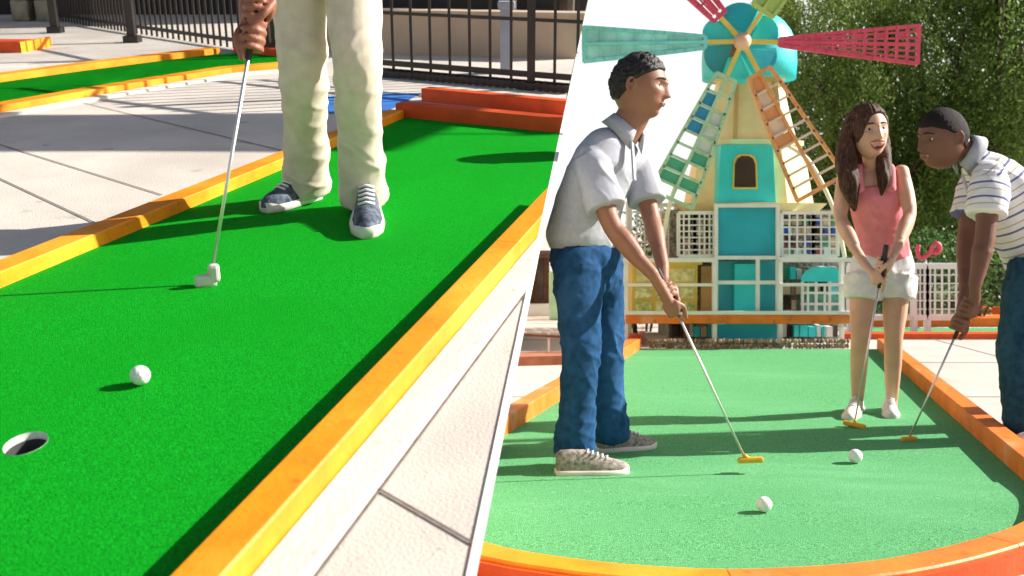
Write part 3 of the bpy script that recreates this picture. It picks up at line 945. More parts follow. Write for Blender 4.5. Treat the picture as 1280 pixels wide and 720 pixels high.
def stripe_mat():
    m = bpy.data.materials.new('striped_polo_cloth'); m.use_nodes = True
    nt = m.node_tree; b = nt.nodes['Principled BSDF']; b.inputs['Roughness'].default_value = .85; b.inputs['Specular IOR Level'].default_value = .15
    at = nt.nodes.new('ShaderNodeAttribute'); at.attribute_name = 'along'
    mu = nt.nodes.new('ShaderNodeMath'); mu.operation = 'MULTIPLY'; mu.inputs[1].default_value = 1 / .075
    fr = nt.nodes.new('ShaderNodeMath'); fr.operation = 'FRACT'
    cr = nt.nodes.new('ShaderNodeValToRGB'); cr.color_ramp.interpolation = 'CONSTANT'
    W1 = (.76, .75, .74, 1); BL = (.14, .14, .30, 1); TN = (.46, .38, .27, 1)
    el = cr.color_ramp.elements
    el[0].position = 0; el[0].color = W1; el[1].position = .36; el[1].color = BL
    for p_, c_ in ((.50, W1), (.84, TN), (.92, W1)):
        e = el.new(p_); e.color = c_
    nt.links.new(at.outputs['Fac'], mu.inputs[0]); nt.links.new(mu.outputs[0], fr.inputs[0]); nt.links.new(fr.outputs[0], cr.inputs[0])
    nt.links.new(cr.outputs[0], b.inputs['Base Color'])
    return m
M_STRIPE = stripe_mat()

def person(name_label, root, sp, up=Vector((0, 0, 1)), group=None):
    """sp: joints and options, all in world coordinates"""
    t = thing('person', name_label, 'person', root, group)
    J = {k: Vector(v) for k, v in sp['J'].items()}
    lat = Vector(sp['lat']).normalized()
    bm_ = MB()
    # skin body
    for s_ in 'LR':
        limb(bm_, [J['sh' + s_], J['el' + s_], J['wr' + s_]], [r * sp.get('arm', 1) for r in (.050, .041, .027)], 16, 6)
        e = J['el' + s_]; w_ = J['wr' + s_]
        limb(bm_, [e.lerp(w_, .08), e.lerp(w_, .3), e.lerp(w_, .62)], [r * sp.get('arm', 1) for r in (.038, .043, .033)], 14, 4)
        u_ = J['sh' + s_]; limb(bm_, [u_.lerp(e, .2), u_.lerp(e, .5), u_.lerp(e, .85)], [r * sp.get('arm', 1) for r in (.046, .049, .038)], 14, 4)
        h_, k_, a_ = J['hip' + s_], J['kn' + s_], J['an' + s_]
        lg = sp.get('leg', 1)
        limb(bm_, [h_, h_.lerp(k_, .5), k_, k_.lerp(a_, .4), a_], [r * lg for r in (.086, .074, .054, .052, .036)], 18, 5)
        back = sp.get('calf', Vector((0, 0, 0)))
        limb(bm_, [k_.lerp(a_, .12) + back * .01, k_.lerp(a_, .33) + back * .018, k_.lerp(a_, .62)], [r * lg for r in (.045, .053, .040)], 14, 4)
        limb(bm_, [a_, a_ - up * .04], [.034 * lg, .034 * lg], 12, 2)
    tr = sp['torso']   # list of (point, lateral radius, depth radius)
    limb(bm_, [q[0] for q in tr], [q[2] * .93 for q in tr], 24, 5, lat=lat, flat=[q[1] / q[2] for q in tr])
    limb(bm_, [J['neck0'], J['neck1']], [sp.get('neck', .056), sp.get('neck', .056) * .95], 16, 4)
    fr = frame(sp['face'], sp['hup']); hc = Vector(sp['head']); hs = sp['hs']
    if not sp.get('nohead'):
        closed_rings(bm_, head_world(head_grid(), hc, fr, hs))
        for sd in (-1, 1): ear(bm_, hc, fr, hs, sd)
    for h in sp['hands']: hand(bm_, *h[0], **h[1])
    co, no, fs = fuse(bm_, sp.get('vox', .0045), 2)
    put('body', co, fs, sp['skin'], t)
    if not sp.get('nohead'):
        eyes_etc(t, hc, fr, hs, sp['skin'], M_IRIS, sp.get('smile', 0), sp['brow'], sp['lip'], sp.get('gaze', (0, 0)))
    # shirt
    sh = MB(); ez = sp.get('ease', 1.10)
    st = sp['shirt']
    limb(sh, [q[0] for q in st], [q[2] for q in st], 28, 5, lat=lat, flat=[q[1] / q[2] for q in st], round_ends=sp.get('shirt_round', True))
    if sp.get('sleeve'):
        mid_ = (J['shL'] + J['shR']) / 2; limb(sh, [J['shR'], mid_, J['shL']], [.066, .088, .066], 18, 4)
        for s_ in 'LR':
            a = J['sh' + s_]; e = J['el' + s_]; f_ = sp['sleeve']
            sr = sp.get('sleeve_r', (.068, .074, .078))
            limb(sh, [a, a.lerp(e, f_ * .5), a.lerp(e, f_)], sr, 18, 5, round_ends=False)
            c0 = sp['torso'][-2][0]; limb(sh, [Vector(c0).lerp(a, .35), a], [.085, .066], 16, 3)
    co, no, fs = fuse(sh, sp.get('svox', .007), 5)
    ax = (Vector(st[-1][0]) - Vector(st[0][0]))
    co = wrinkle(co, no, sp.get('swr', .007), ax + lat * .25, 9, 4.5, 3, sp.get('szones'))
    attr = None
    if sp.get('stripes'):
        axn = ax.normalized(); base = Vector(st[0][0]); attr = np.empty(len(co), 'f')
        for i in range(len(co)):
            p = Vector(co[i]); best = (p - base).dot(axn)
            for s_ in 'LR':
                a = J['sh' + s_]; e = J['el' + s_]; d = (e - a); L = d.length; d = d / L
                tt = (p - a).dot(d); perp = ((p - a) - d * tt).length
                if tt > .03 and perp < .10: best = tt + .02
            attr[i] = best + 1
    put('shirt', co, fs, sp['shirtm'], t, attr=attr)
    if sp.get('collar'):
        n0, n1 = J['neck0'], J['neck1']; cd_ = (n1 - n0).normalized(); f = Vector(sp['chest']).normalized()
        f = (f - cd_ * f.dot(cd_)).normalized(); r_ = f.cross(cd_)
        c = MB(); rings = []
        N = 28
        cc = n0 + cd_ * sp.get('colh', .03)
        for k in range(N + 1):
            an = math.radians(25 + 310 * k / N); dd = f * math.cos(an) + r_ * math.sin(an)
            op = max(0, math.cos(an)) ** 2
            base_r = .074 + .012 * op; top_r = .066 + .01 * op
            rings.append([cc + dd * base_r - cd_ * .018 - cd_ * .03 * op, cc + dd * (base_r + .032) - cd_ * (.032 + .045 * op), cc + dd * (top_r + .012) + cd_ * (.028 - .02 * op), cc + dd * top_r + cd_ * (.026 - .02 * op)])
        c.loft(rings, smooth=True)
        part('collar', c, sp['collar'], t)
        pk = MB(); a0 = Vector(sp['placket'][0]); a1 = Vector(sp['placket'][1])
        pk.beam(a0, a1, .026, .008, up=f)
        part('placket', pk, sp['collar'], t)
    # trousers
    tm = MB()
    pz = sp['pants']
    for s_ in 'LR':
        h_, k_, a_ = J['hip' + s_], J['kn' + s_], J['an' + s_]
        cut = pz.get('cut', 1.0); r = pz['r']
        if cut >= 1:
            end = a_ + (a_ - k_).normalized() * pz.get('ext', .02)
            limb(tm, [h_ + (h_ - k_).normalized() * .06, h_.lerp(k_, .25), h_.lerp(k_, .6), k_, k_.lerp(a_, .5), end], [r[0] * .94, r[0], r[1], r[2], r[3], r[4]], 22, 6, round_ends=False)
            limb(tm, [h_, h_.lerp(k_, .2)], [r[0] * .97, r[0] * .97], 18, 3)
        else:
            limb(tm, [h_, h_.lerp(k_, cut * .5), h_.lerp(k_, cut)], r[:3], 22, 5, round_ends=False)
    pt = pz['hips']
    limb(tm, [q[0] for q in pt], [q[2] for q in pt], 26, 5, lat=lat, flat=[q[1] / q[2] for q in pt])
    co, no, fs = fuse(tm, pz.get('vox', .007), 5)
    zones = pz.get('zones') or [z for s_ in 'LR' for z in ((J['kn' + s_], .13, .9), (J['an' + s_] + up * .05, .13, 1.2), (J['hip' + s_], .16, .8))]
    co = wrinkle(co, no, pz.get('wr', .010), up + lat * .55, 13, 4.5, 11, zones)
    co = wrinkle(co, no, pz.get('wr', .010) * .6, up - lat * .8, 24, 5, 5, zones)
    co = wrinkle(co, no, pz.get('wr', .010) * .5, lat + up * .5, 10, 2.0, 8, None)
    put('trousers' if pz.get('cut', 1) >= 1 else 'shorts', co, fs, pz['m'], t)
    return t, fr
# ================================================================ THE FOUR PLAYERS
SK1 = skinmat('skin_brown', (.28, .125, .072)); SKW = skinmat('skin_fair', (.66, .38, .26)); SK2 = skinmat('skin_deep', (.18, .078, .045)); SK3 = skinmat('skin_left', (.30, .11, .065))
LIP1 = mat('lip_brown', (.30, .11, .09), .4, .1, 30); LIPW = mat('lip_rose', (.50, .13, .11), .4, .1, 30); LIP2 = mat('lip_deep', (.24, .08, .07), .4, .1, 30)
Z = Vector((0, 0, 1))

# ---- man with the grey polo, left of the long green
J = dict(shR=P(737, 198, 4.36), shL=P(796, 200, 4.62), elR=P(766, 284, 4.24), elL=P(814, 272, 4.52), wrR=P(816, 343, 4.15), wrL=P(829, 335, 4.33),
         hipR=P(722, 335, 4.40), hipL=P(750, 335, 4.62), knR=P(726, 442, 4.30), knL=P(757, 432, 4.62), anR=P(718, 560, 4.32), anL=P(762, 540, 4.66),
         neck0=P(778, 168, 4.47), neck1=P(793, 142, 4.45))
sh_t, sh_f = P(821, 336, 4.20), P(929, 568, 4.22)
ax = (sh_f - sh_t).normalized(); gt = lambda q: sh_t + ax * q
L1 = Vector((.6, .8, 0)); F1 = Vector((.8, -.6, 0))
torso = [(P(732, 325, 4.5), .155, .115), (P(735, 288, 4.5), .145, .105), (P(745, 240, 4.48), .155, .105), (P(760, 200, 4.47), .165, .10), (P(772, 178, 4.47), .10, .07)]
shirt = [(P(728, 296, 4.5), .186, .150), (P(734, 264, 4.5), .172, .138), (P(745, 230, 4.48), .172, .130), (P(757, 203, 4.47), .175, .125), (P(766, 184, 4.47), .150, .095), (P(775, 172, 4.47), .075, .062)]
pts = dict(r=[.100, .088, .076, .071, .082], ext=.03, wr=.0095, m=M_JEAN, hips=[(P(736, 345, 4.52), .150, .125), (P(732, 318, 4.5), .172, .142), (P(735, 298, 4.5), .150, .115)])
h1, fr1 = person('young man in light grey polo and blue jeans putting on the long green', G(735, 590), dict(
    J=J, lat=L1, torso=torso, shirt=shirt, face=(.94, -.30, -.14), hup=(.06, 0, 1), head=P(799, 109, 4.43), hs=.282, skin=SK1, lip=LIP1, brow=M_HAIRB,
    shirtm=M_POLO, sleeve=.74, sleeve_r=(.070, .080, .086), swr=.010, szones=[(P(730, 270, 4.4), .15, .8), (P(745, 215, 4.3), .12, .8)], neck=.074, colh=.035,
    collar=M_POLO, chest=F1, placket=(P(790, 178, 4.38), P(793, 225, 4.31)), pants=pts, smile=.1, gaze=(0, -.1),
    hands=[((J['wrR'], gt(.165), ax, (-.45, -.85, .1)), dict(s=1.05)), ((J['wrL'], gt(.085), ax, (-.1, .9, .2)), dict(s=1.05, thumb_side=-1))]))
hair_short(h1, P(799, 109, 4.43), fr1, .282, M_HAIRB, .034, .020, fscale=30, low=.0, front=.25)
shoe(h1, G(694, 595), G(786, 593), Z, [M_SHOEG, M_SOLE, M_LACE], 1.0)
shoe(h1, G(746, 567), G(819, 561), Z, [M_SHOEG, M_SOLE, M_LACE], 1.0)
putter('putter with yellow head swung by the man in the grey polo', sh_t, sh_f, P(938, 575, 4.22), (1, .02, .03), M_PUTY, Z, grip_len=.20, hl=.11)

# ---- woman in the pink tank top
J = dict(shR=P(1057, 214, 5.52), shL=P(1126, 214, 5.50), elR=P(1051, 274, 5.45), elL=P(1137, 268, 5.40), wrR=P(1079, 327, 5.22), wrL=P(1116, 320, 5.22),
         hipR=P(1081, 345, 5.60), hipL=P(1121, 345, 5.60), knR=P(1075, 422, 5.55), knL=P(1117, 422, 5.55), anR=P(1072, 497, 5.66), anL=P(1115, 497, 5.66),
         neck0=P(1091, 212, 5.53), neck1=P(1087, 190, 5.50))
sh_t, sh_f = P(1108, 306, 5.12), P(1069, 524, 5.22)
ax = (sh_f - sh_t).normalized(); gt = lambda q: sh_t + ax * q
torso = [(P(1102, 345, 5.6), .155, .105), (P(1103, 320, 5.6), .150, .10), (P(1101, 287, 5.58), .118, .085), (P(1096, 250, 5.54), .130, .095), (P(1092, 225, 5.53), .135, .08), (P(1091, 214, 5.53), .08, .055)]
shirt = [(P(1103, 323, 5.6), .155, .110), (P(1102, 305, 5.59), .142, .105), (P(1101, 285, 5.58), .128, .098), (P(1097, 262, 5.55), .134, .112), (P(1095, 246, 5.535), .138, .118), (P(1094, 232, 5.53), .122, .092)]
pts = dict(cut=.36, r=[.108, .104, .100], wr=.007, m=M_SHORT, vox=.006, hips=[(P(1102, 352, 5.61), .150, .110), (P(1102, 335, 5.61), .168, .125), (P(1102, 318, 5.6), .150, .108)],
           zones=[(P(1080, 350, 5.5), .15, .8), (P(1122, 350, 5.5), .15, .8)])
FW = (.14, -.98, -.06)
h2, fr2 = person('laughing woman with long brown hair, pink tank top and white shorts', G(1090, 522), dict(
    J=J, lat=Vector((1, -.03, 0)), torso=torso, shirt=shirt, face=FW, hup=(-.10, 0, 1), head=P(1085, 165, 5.46), hs=.285, skin=SKW, lip=LIPW, brow=M_HAIRW,
    shirtm=M_TANK, arm=.84, leg=.90, swr=.006, svox=.006, neck=.045, pants=pts, smile=1.0, shirt_round=False, vox=.0042,
    hands=[((J['wrR'], gt(.17), ax, (-.8, -.5, .1)), dict(s=.92)), ((J['wrL'], gt(.095), ax, (.75, -.45, .1)), dict(s=.92, thumb_side=-1))]))
# straps
m = MB()
for a, b, c in (((1074, 236, 5.43), (1073, 213, 5.47), (1077, 212, 5.58)), ((1113, 236, 5.43), (1114, 212, 5.47), (1110, 212, 5.58))):
    q = [P(*a), P(*b), P(*c), P(c[0], c[1] + 22, c[2] + .05)]
    limb(m, q, [.030, .024, .022, .026], 12, 5, lat=Vector((1, 0, 0)), flat=[1, .9, .9, 1])
co, no, fs = fuse(m, .006, 2); put('strap', co, fs, M_TANK, h2)
# long hair: cap plus two falls of hair
HC = P(1085, 165, 5.46); HSW = .285
rings = head_grid(110, 80); out = []
for row in rings:
    rr = []
    for p in row:
        n = Vector((p.x / .335 ** 2, p.y / .41 ** 2, p.z / .5 ** 2)).normalized()
        hl = .30 - .5 * min(1, abs(p.x + .05) / .33) ** 2.6 if p.y > 0 else -.42
        hl += .4 * max(0, .12 - p.y) if 0 < p.y < .12 else 0
        if p.y <= .06: hl = -.45
        k = max(0, min(1, (p.z - hl) / .05)); k = k * k * (3 - 2 * k)
        st = noise.noise(Vector((math.atan2(p.x, p.y + .02) * 9, p.z * 1.2, 3)))
        rr.append(p + n * (-.03 + (.060 + .016 * st + (.02 if p.z > .3 else 0)) * k))
    out.append(rr)
m = MB(); closed_rings(m, head_world(out, HC, fr2, HSW))
def fall(pts, rad, flat, seed):
    mm = MB(); limb(mm, pts, rad, 40, 8, lat=Vector((1, 0, 0)), flat=flat)
    vs = []
    for p in mm.v:
        q = Vector(p); s_ = noise.noise(Vector((q.x * 55 + seed, q.y * 55, q.z * 2.5)))
        vs.append(tuple(q + Vector((.007 * s_, -.008 * s_, 0))))
    m.add(vs, mm.f, 0, True)
fall([P(1071, 140, 5.46), P(1061, 165, 5.47), P(1058, 200, 5.44), P(1062, 232, 5.40), P(1068, 262, 5.38)], [.040, .050, .052, .050, .014], [.7, .8, 1.1, 1.05, .8], 1)
fall([P(1101, 145, 5.50), P(1104, 170, 5.55), P(1104, 198, 5.48), P(1105, 222, 5.41), P(1102, 243, 5.39)], [.026, .030, .040, .036, .010], [.8, .9, 1, 1, .8], 5)
fall([P(1083, 150, 5.60), P(1082, 190, 5.62), P(1085, 230, 5.66)], [.085, .095, .05], [1.3, 1.4, 1.3], 9)
part('hair', m, M_HAIRW, h2)
shoe(h2, G(1074, 513), G(1060, 527), Z, [M_SHOEW, M_SOLE, M_LACE], .92)
shoe(h2, G(1110, 512), G(1115, 525), Z, [M_SHOEW, M_SOLE, M_LACE], .92)
putter('putter with curved yellow head held by the laughing woman', sh_t, sh_f, P(1068, 531, 5.2), (.8, -.6, -.1), M_PUTY, Z, grip_len=.22, hl=.12)

# ---- man bending in at the right
J = dict(shL=P(1238, 220, 4.93), shR=P(1222, 222, 5.24), elL=P(1231, 300, 4.84), elR=P(1208, 300, 5.16), wrL=P(1219, 355, 4.80), wrR=P(1207, 358, 4.98),
         hipL=P(1293, 345, 4.95), hipR=P(1303, 345, 5.22), knL=P(1277, 440, 4.90), knR=P(1288, 432, 5.24), anL=P(1284, 540, 4.90), anR=P(1284, 526, 5.22),
         neck0=P(1216, 196, 5.07), neck1=P(1198, 182, 5.05))
sh_t, sh_f = P(1222, 358, 4.84), P(1138, 544, 4.88)
ax = (sh_f - sh_t).normalized(); gt = lambda q: sh_t + ax * q
torso = [(P(1300, 335, 5.08), .160, .125), (P(1285, 295, 5.08), .150, .115), (P(1265, 258, 5.08), .160, .120), (P(1243, 228, 5.08), .168, .115), (P(1226, 208, 5.08), .10, .08)]
shirt = [(P(1298, 328, 5.08), .170, .145), (P(1287, 300, 5.08), .172, .150), (P(1269, 265, 5.08), .178, .152), (P(1248, 234, 5.08), .180, .140), (P(1231, 214, 5.08), .150, .105), (P(1219, 201, 5.07), .080, .070)]
pts = dict(r=[.125, .115, .105, .10, .098], ext=.03, wr=.010, m=M_JEAN2, hips=[(P(1302, 352, 5.08), .155, .130), (P(1300, 335, 5.08), .165, .15), (P(1293, 312, 5.08), .155, .130)])
h3, fr3 = person('man in striped polo leaning over his putter at the right edge', G(1285, 552), dict(
    J=J, lat=Vector((.05, 1, 0)), torso=torso, shirt=shirt, face=(-.95, -.22, -.22), hup=(.20, 0, 1), head=P(1178, 173, 5.03), hs=.292, skin=SK2, lip=LIP2, brow=M_HAIRB,
    shirtm=M_STRIPE, stripes=True, sleeve=.62, sleeve_r=(.078, .092, .095), swr=.007, neck=.062, arm=1.12,
    collar=M_POLO, colh=.05, chest=(-.75, -.1, -.66), placket=(P(1203, 218, 5.0), P(1213, 250, 4.97)), pants=pts, smile=.55, gaze=(0, -.1),
    hands=[((J['wrL'], gt(.105), ax, (.55, -.75, .2)), dict(s=1.12)), ((J['wrR'], gt(.185), ax, (.2, .9, .2)), dict(s=1.1, thumb_side=-1))]))
hair_short(h3, P(1178, 173, 5.03), fr3, .292, M_HAIRD, .018, .006, fscale=90, front=.22, low=0)
shoe(h3, G(1338, 561), G(1266, 558), Z, [M_SHOEW, M_SOLE, M_LACED], 1.05)
shoe(h3, G(1322, 545), G(1250, 543), Z, [M_SHOEW, M_SOLE, M_LACED], 1.05)
putter('putter with short yellow head held by the man in the striped polo', sh_t, sh_f, P(1136, 549, 4.88), (1, .1, 0), M_PUTY, Z, grip_len=.27, hl=.085)

# ---- man in khaki trousers on the bright lane (terrace coordinates)
def T(x, w_, n): return LV(x, w_, n)
def TW(u, v, w_): return ML @ SW(u, v, w_)
J = dict(shR=T(-.82, 3.06, 1.25), shL=T(-.46, 2.94, 1.25), elR=T(-.87, 2.94, .97), elL=T(-.50, 2.80, .97), wrR=TW(309, -10, 2.84), wrL=TW(321, -42, 2.79),
         hipR=T(-.70, 3.50, .90), hipL=T(-.51, 3.44, .90), knR=TW(379, 92, 3.36), knL=TW(446, 85, 3.26), anR=TW(384, 228, 3.50), anL=TW(454, 242, 3.38),
         neck0=T(-.66, 2.96, 1.32), neck1=T(-.70, 2.88, 1.40))
sh_t, sh_f = TW(325, -16, 2.80), TW(266, 334, S(262, 356).y)
ax = (sh_f - sh_t).normalized(); gt = lambda q: sh_t + ax * q
la = (ML.to_3x3() @ Vector((.94, -.35, 0)))
tl = lambda x, w_, n, a, b: (T(x, w_, n), a, b)
torso = [tl(-.60, 3.48, .90, .16, .115), tl(-.61, 3.40, 1.02, .15, .11), tl(-.62, 3.22, 1.15, .16, .115), tl(-.64, 3.06, 1.24, .17, .11), tl(-.66, 2.98, 1.30, .10, .08)]
shirt = [tl(-.60, 3.47, .93, .175, .135), tl(-.61, 3.38, 1.04, .172, .132), tl(-.62, 3.22, 1.16, .175, .135), tl(-.64, 3.07, 1.25, .18, .125), tl(-.655, 3.0, 1.30, .11, .085)]
pts = dict(r=[.092, .084, .073, .070, .076], ext=.02, wr=.007, m=M_KHAKI, vox=.0065, hips=[tl(-.60, 3.47, .86, .155, .12), tl(-.60, 3.47, .93, .165, .13), tl(-.61, 3.42, 1.0, .155, .12)])
UPL = NL
h4, fr4 = person('man in khaki trousers and navy shoes standing on the bright green lane', ML @ S(420, 270), dict(
    J=J, lat=la, torso=torso, shirt=shirt, face=ML.to_3x3() @ Vector((-.35, -.7, -.6)), hup=ML.to_3x3() @ Vector((-.2, -.5, .8)), head=T(-.74, 2.80, 1.48), hs=.24, skin=SK3, lip=LIP1, brow=M_HAIRB,
    shirtm=M_POLO, sleeve=.6, pants=pts, smile=0, vox=.0045,
    hands=[((J['wrR'], gt(.125), ax, ML.to_3x3() @ Vector((-.5, .85, .1))), dict(s=1.0)), ((J['wrL'], gt(.045), ax, ML.to_3x3() @ Vector((.75, .6, .2))), dict(s=1.0, thumb_side=-1))]), up=NL)
hair_short(h4, T(-.74, 2.80, 1.48), fr4, .24, M_HAIRD, .03, .006)
shoe(h4, ML @ S(396, 248, .006), ML @ S(330, 266, .006), NL, [M_SHOEN, M_SOLE, M_LACE], 1.0, hgt=.07)
shoe(h4, ML @ S(460, 255, .006), ML @ S(459, 299, .006), NL, [M_SHOEN, M_SOLE, M_LACE], 1.08, hgt=.07)
hcn = ML @ S(257, 351, .02)
putter('putter with pale head held by the man in khaki trousers', sh_t, sh_f, hcn, ML.to_3x3() @ Vector((1, .25, 0)), M_PUTW, NL, head='blade', grip_len=.19, hl=.058)

# ---- balls
def ball(c, r, lab):
    m = MB(); m.ell(c, r, None, 28, 20); o = part('golf_ball', m, M_GB); tag(o, lab, 'golf ball', 'golf balls')
M_GB = mat('golf_ball_white', (.84, .83, .81), .28, .02, 8)
nt_ = M_GB.node_tree; vo = nt_.nodes.new('ShaderNodeTexVoronoi'); vo.inputs['Scale'].default_value = 190
tcn = nt_.nodes.new('ShaderNodeTexCoord'); nt_.links.new(tcn.outputs['Object'], vo.inputs['Vector'])
bpn = nt_.nodes.new('ShaderNodeBump'); bpn.inputs['Strength'].default_value = .6; bpn.inputs['Distance'].default_value = .002
nt_.links.new(vo.outputs['Distance'], bpn.inputs['Height']); nt_.links.new(bpn.outputs[0], nt_.nodes['Principled BSDF'].inputs['Normal'])
q = S(177, 484); ball(ML @ Vector((q.x, q.y, .006 + .0205)), .0205, 'white golf ball beside its shadow near the cup')
q = G(955, 643); ball(q + Vector((0, 0, .0285 + .008)), .0285, 'white golf ball nearest the viewer on the pale green')
q = G(1069, 581); ball(q + Vector((0, 0, .030 + .008)), .031, 'white golf ball in front of the laughing woman')
# ================================================================ RIGHT SIDE: LONG GREEN, WINDMILL, PLAY THINGS, TREES
lg = thing('mini_golf_lane', 'long pale green with a curved orange front edge leading to the windmill', 'mini golf lane', (1.2, 4.5, 0))
RH = .085
def Gp(pts, h=0.0): return [Vector((G(u, v, h).x, G(u, v, h).y, 0)) for u, v in pts]
fr_in = Gp([(605, 676), (717, 697), (842, 708), (963, 709), (1127, 694), (1280, 650)], RH)
lf = Gp([(800, 437), (745, 476), (620, 552)]); rg = Gp([(1096, 437), (1200, 535), (1280, 600)])
# front edge: a smooth curve through the measured points, joining the straight sides
la0, la1 = fitline(lf, 2, 12); ra0, ra1 = fitline(rg, 2, 12)
def on(p, q, y): return p.lerp(q, (y - p.y) / (q.y - p.y))
YE = 8.62
tL = on(la0, la1, 3.80); tR = on(ra0, ra1, 4.10)
backL = on(la0, la1, YE); backR = on(ra0, ra1, YE)
ctrl = [tL, Vector((tL.x + .07, 3.42, 0))] + fr_in + [Vector((tR.x - .08, tR.y - .34, 0)), tR]
arc = resample(catmull(ctrl, 12), 41)
m = MB(); loop = [backL] + arc + [backR]
m.add([p + Vector((0, 0, .008)) for p in loop], [tuple(range(len(loop)))]); part('carpet', m, M_GREEN2, lg)
def rail2(name, inner, outer, h, mats, par, bev=.006):
    return rail(name, inner, outer, h, mats, par, 0, bev, None, False, None)
out_arc = offset(arc, -.112)
# painted boards of the front rail, end to end
segs = [(0, 9, M_ORANGE2), (9, 17, M_ORANGE), (17, 27, M_ORANGE2), (27, 40, M_ORANGE2)]
for a, b, mm in segs:
    ia = [q.copy() for q in arc[a:b + 1]]; oa = [q.copy() for q in out_arc[a:b + 1]]
    sh_ = (ia[-1] - ia[-2]).normalized() * .004; ia[-1] = ia[-1] - sh_; oa[-1] = oa[-1] - sh_
    rail2('front_rail', ia, oa, RH, [mm], lg)
fb = MB()   # red face board outside the front rail
o1 = offset(arc, -.1135); o2 = offset(arc, -.130)
fb.strip(o1, o2, (0, 0, 0), (0, 0, RH - .012)); part('face_board', fb, M_REDOR, lg)
for i0, i1, sg in ((tL, backL, 1), (tR, backR, -1)):
    d = (i1 - i0).normalized(); n = Vector((-d.y, d.x, 0)) * sg
    rail2('side_rail', [i0, i1], [i0 + n * .10 + d * .0, i1 + n * .10], RH + .012, M_ORANGE2, lg)

# ---- windmill
YT = 9.4; YF = 8.95
def hwz(u, Y): return (u - 640) / F * Y
def z(v, Y): return P(640, v, Y).z
wm = thing('windmill', 'cream and turquoise toy windmill with six coloured lattice sails', 'windmill', G(933, 430))
XC = hwz(933, YT)
def octring(hw_, zz, sq=.42, yy=YT, dy=None):
    dy = dy or hw_ * .8; c = hw_ * sq
    return [Vector((XC + a, yy + b, zz)) for a, b in ((-c, -dy), (c, -dy), (hw_, -dy * .45), (hw_, dy * .45), (c, dy), (-c, dy), (-hw_, dy * .45), (-hw_, -dy * .45))]
px = YT / F
def prof(vs): return [octring(h * px, z(v, YT), sq) for v, h, sq in vs]
m = MB(); m.loft(prof([(262, 76, .46), (215, 68, .46), (182, 60, .47)]), smooth=False); part('wall', m, M_CREAM, wm)
for pr_ in ([(184, 63, .48), (178, 63, .48)], [(102, 42, .6), (96, 42, .6)], [(266, 80, .5), (255, 90, .5)]):
    m = MB(); m.loft(prof(pr_), smooth=False); part('cornice', m, M_CREAM, wm)
m = MB(); m.loft(prof([(178, 55, .5), (140, 46, .52), (102, 38, .56)]), smooth=False); part('upper_wall', m, M_CREAM, wm)
# raised frames on the upper wall's front
def yfront(v):   # front plane of the tower at height v
    h = np.interp(v, [102, 140, 178, 182, 215, 262], [38, 46, 55, 60, 68, 76]); return YT - h * px * .8
def fpt(u, v, off=.012):
    Y = yfront(v) - off; return Vector((hwz(u, YT) , Y, z(v, YT)))
m = MB()
for a, b in (((907, 178), (911, 104)), ((963, 178), (957, 104)), ((911, 104), (957, 104))):
    m.beam(fpt(*a), fpt(*b), .035, .03, up=(0, -1, 0))
part('arch_frame', m, M_CREAMD, wm)
# cap: dome
m = MB(); rings = []
for v, h in ((100, 57), (80, 58), (66, 57.5), (52, 55), (40, 50), (29, 42), (20, 31), (14, 17), (12, 4)):
    rings.append([Vector((XC + h * px * math.cos(t * math.pi / 18), YT + h * px * .9 * math.sin(t * math.pi / 18), z(v, YT))) for t in range(36)])
m.loft(rings); part('cap', m, M_TURQ, wm)
# front bay with the arched doorway and the panels below it
YB_ = YT - 76 * px * .8 - .05
def bx_(m, u0, v0, u1, v1, Y, th, mi=0):
    a = P(u0, v1, Y); b = P(u1, v0, Y); m.box(((a.x + b.x) / 2, Y + th / 2, (a.z + b.z) / 2), (b.x - a.x, th, b.z - a.z), mi=mi)
def quadpanel(m, pts, Y, th, mi=0):
    q = [P(u, v, Y) for u, v in pts]; m.prism(q, (0, 0, 0), (0, th, 0), mi)
m = MB(); quadpanel(m, [(897, 255), (970, 255), (966, 181), (901, 181)], YB_, .30); part('door_panel', m, M_TURQ, wm)
m = MB(); pts_ = [(918, 234), (945, 234), (944, 205), (941, 198), (936, 195), (927, 195), (922, 198), (919, 205)]
quadpanel(m, [(u + (-2.2 if u < 931 else 2.2), v + (-2.2 if v < 215 else 2.2)) for u, v in pts_], YB_ - .014, .012)
part('window_frame', m, M_YEL, wm)
m = MB(); quadpanel(m, pts_, YB_ - .022, .008); part('window', m, M_DARK, wm)
m = MB(); bx_(m, 896, 259, 971, 320, YB_ - .02, .3); part('middle_panel', m, M_TEAL, wm)
m = MB(); bx_(m, 897, 326, 971, 350, YB_ + .12, .02); bx_(m, 897, 354, 971, 427, YB_ + .12, .02); part('lower_panel', m, M_TEALD, wm)
m = MB(); bx_(m, 918, 330, 945, 391, YB_ + .06, .05); part('lower_door', m, M_TURQ, wm)
m = MB(); bx_(m, 896, 405, 972, 426, YB_ - .02, .1); part('base_panel', m, M_TEAL, wm)
m = MB()
for u in (895, 972): m.beam(P(u, 256, YB_ - .05), P(u, 405, YB_ - .05), .035, .03)
m.beam(P(947, 322, YB_ - .05), P(947, 393, YB_ - .05), .03, .03)
for v in (257, 322, 353, 393): m.beam(P(893, v, YB_ - .052), P(974, v, YB_ - .052), .03, .032)
part('white_trim', m, M_WHITE, wm)
# curved outer ribs
for pp in ([(985, 182), (1010, 200), (1032, 238), (1046, 275), (1056, 322)], [(876, 182), (858, 205), (842, 240), (833, 275), (826, 322)]):
    m = MB(); m.tube(catmull([P(u, v, YB_ - .03) for u, v in pp], 5), .019, 8); part('rib', m, mat('pale_yellow_paint', (.80, .76, .58), .5, .1, 8), wm)
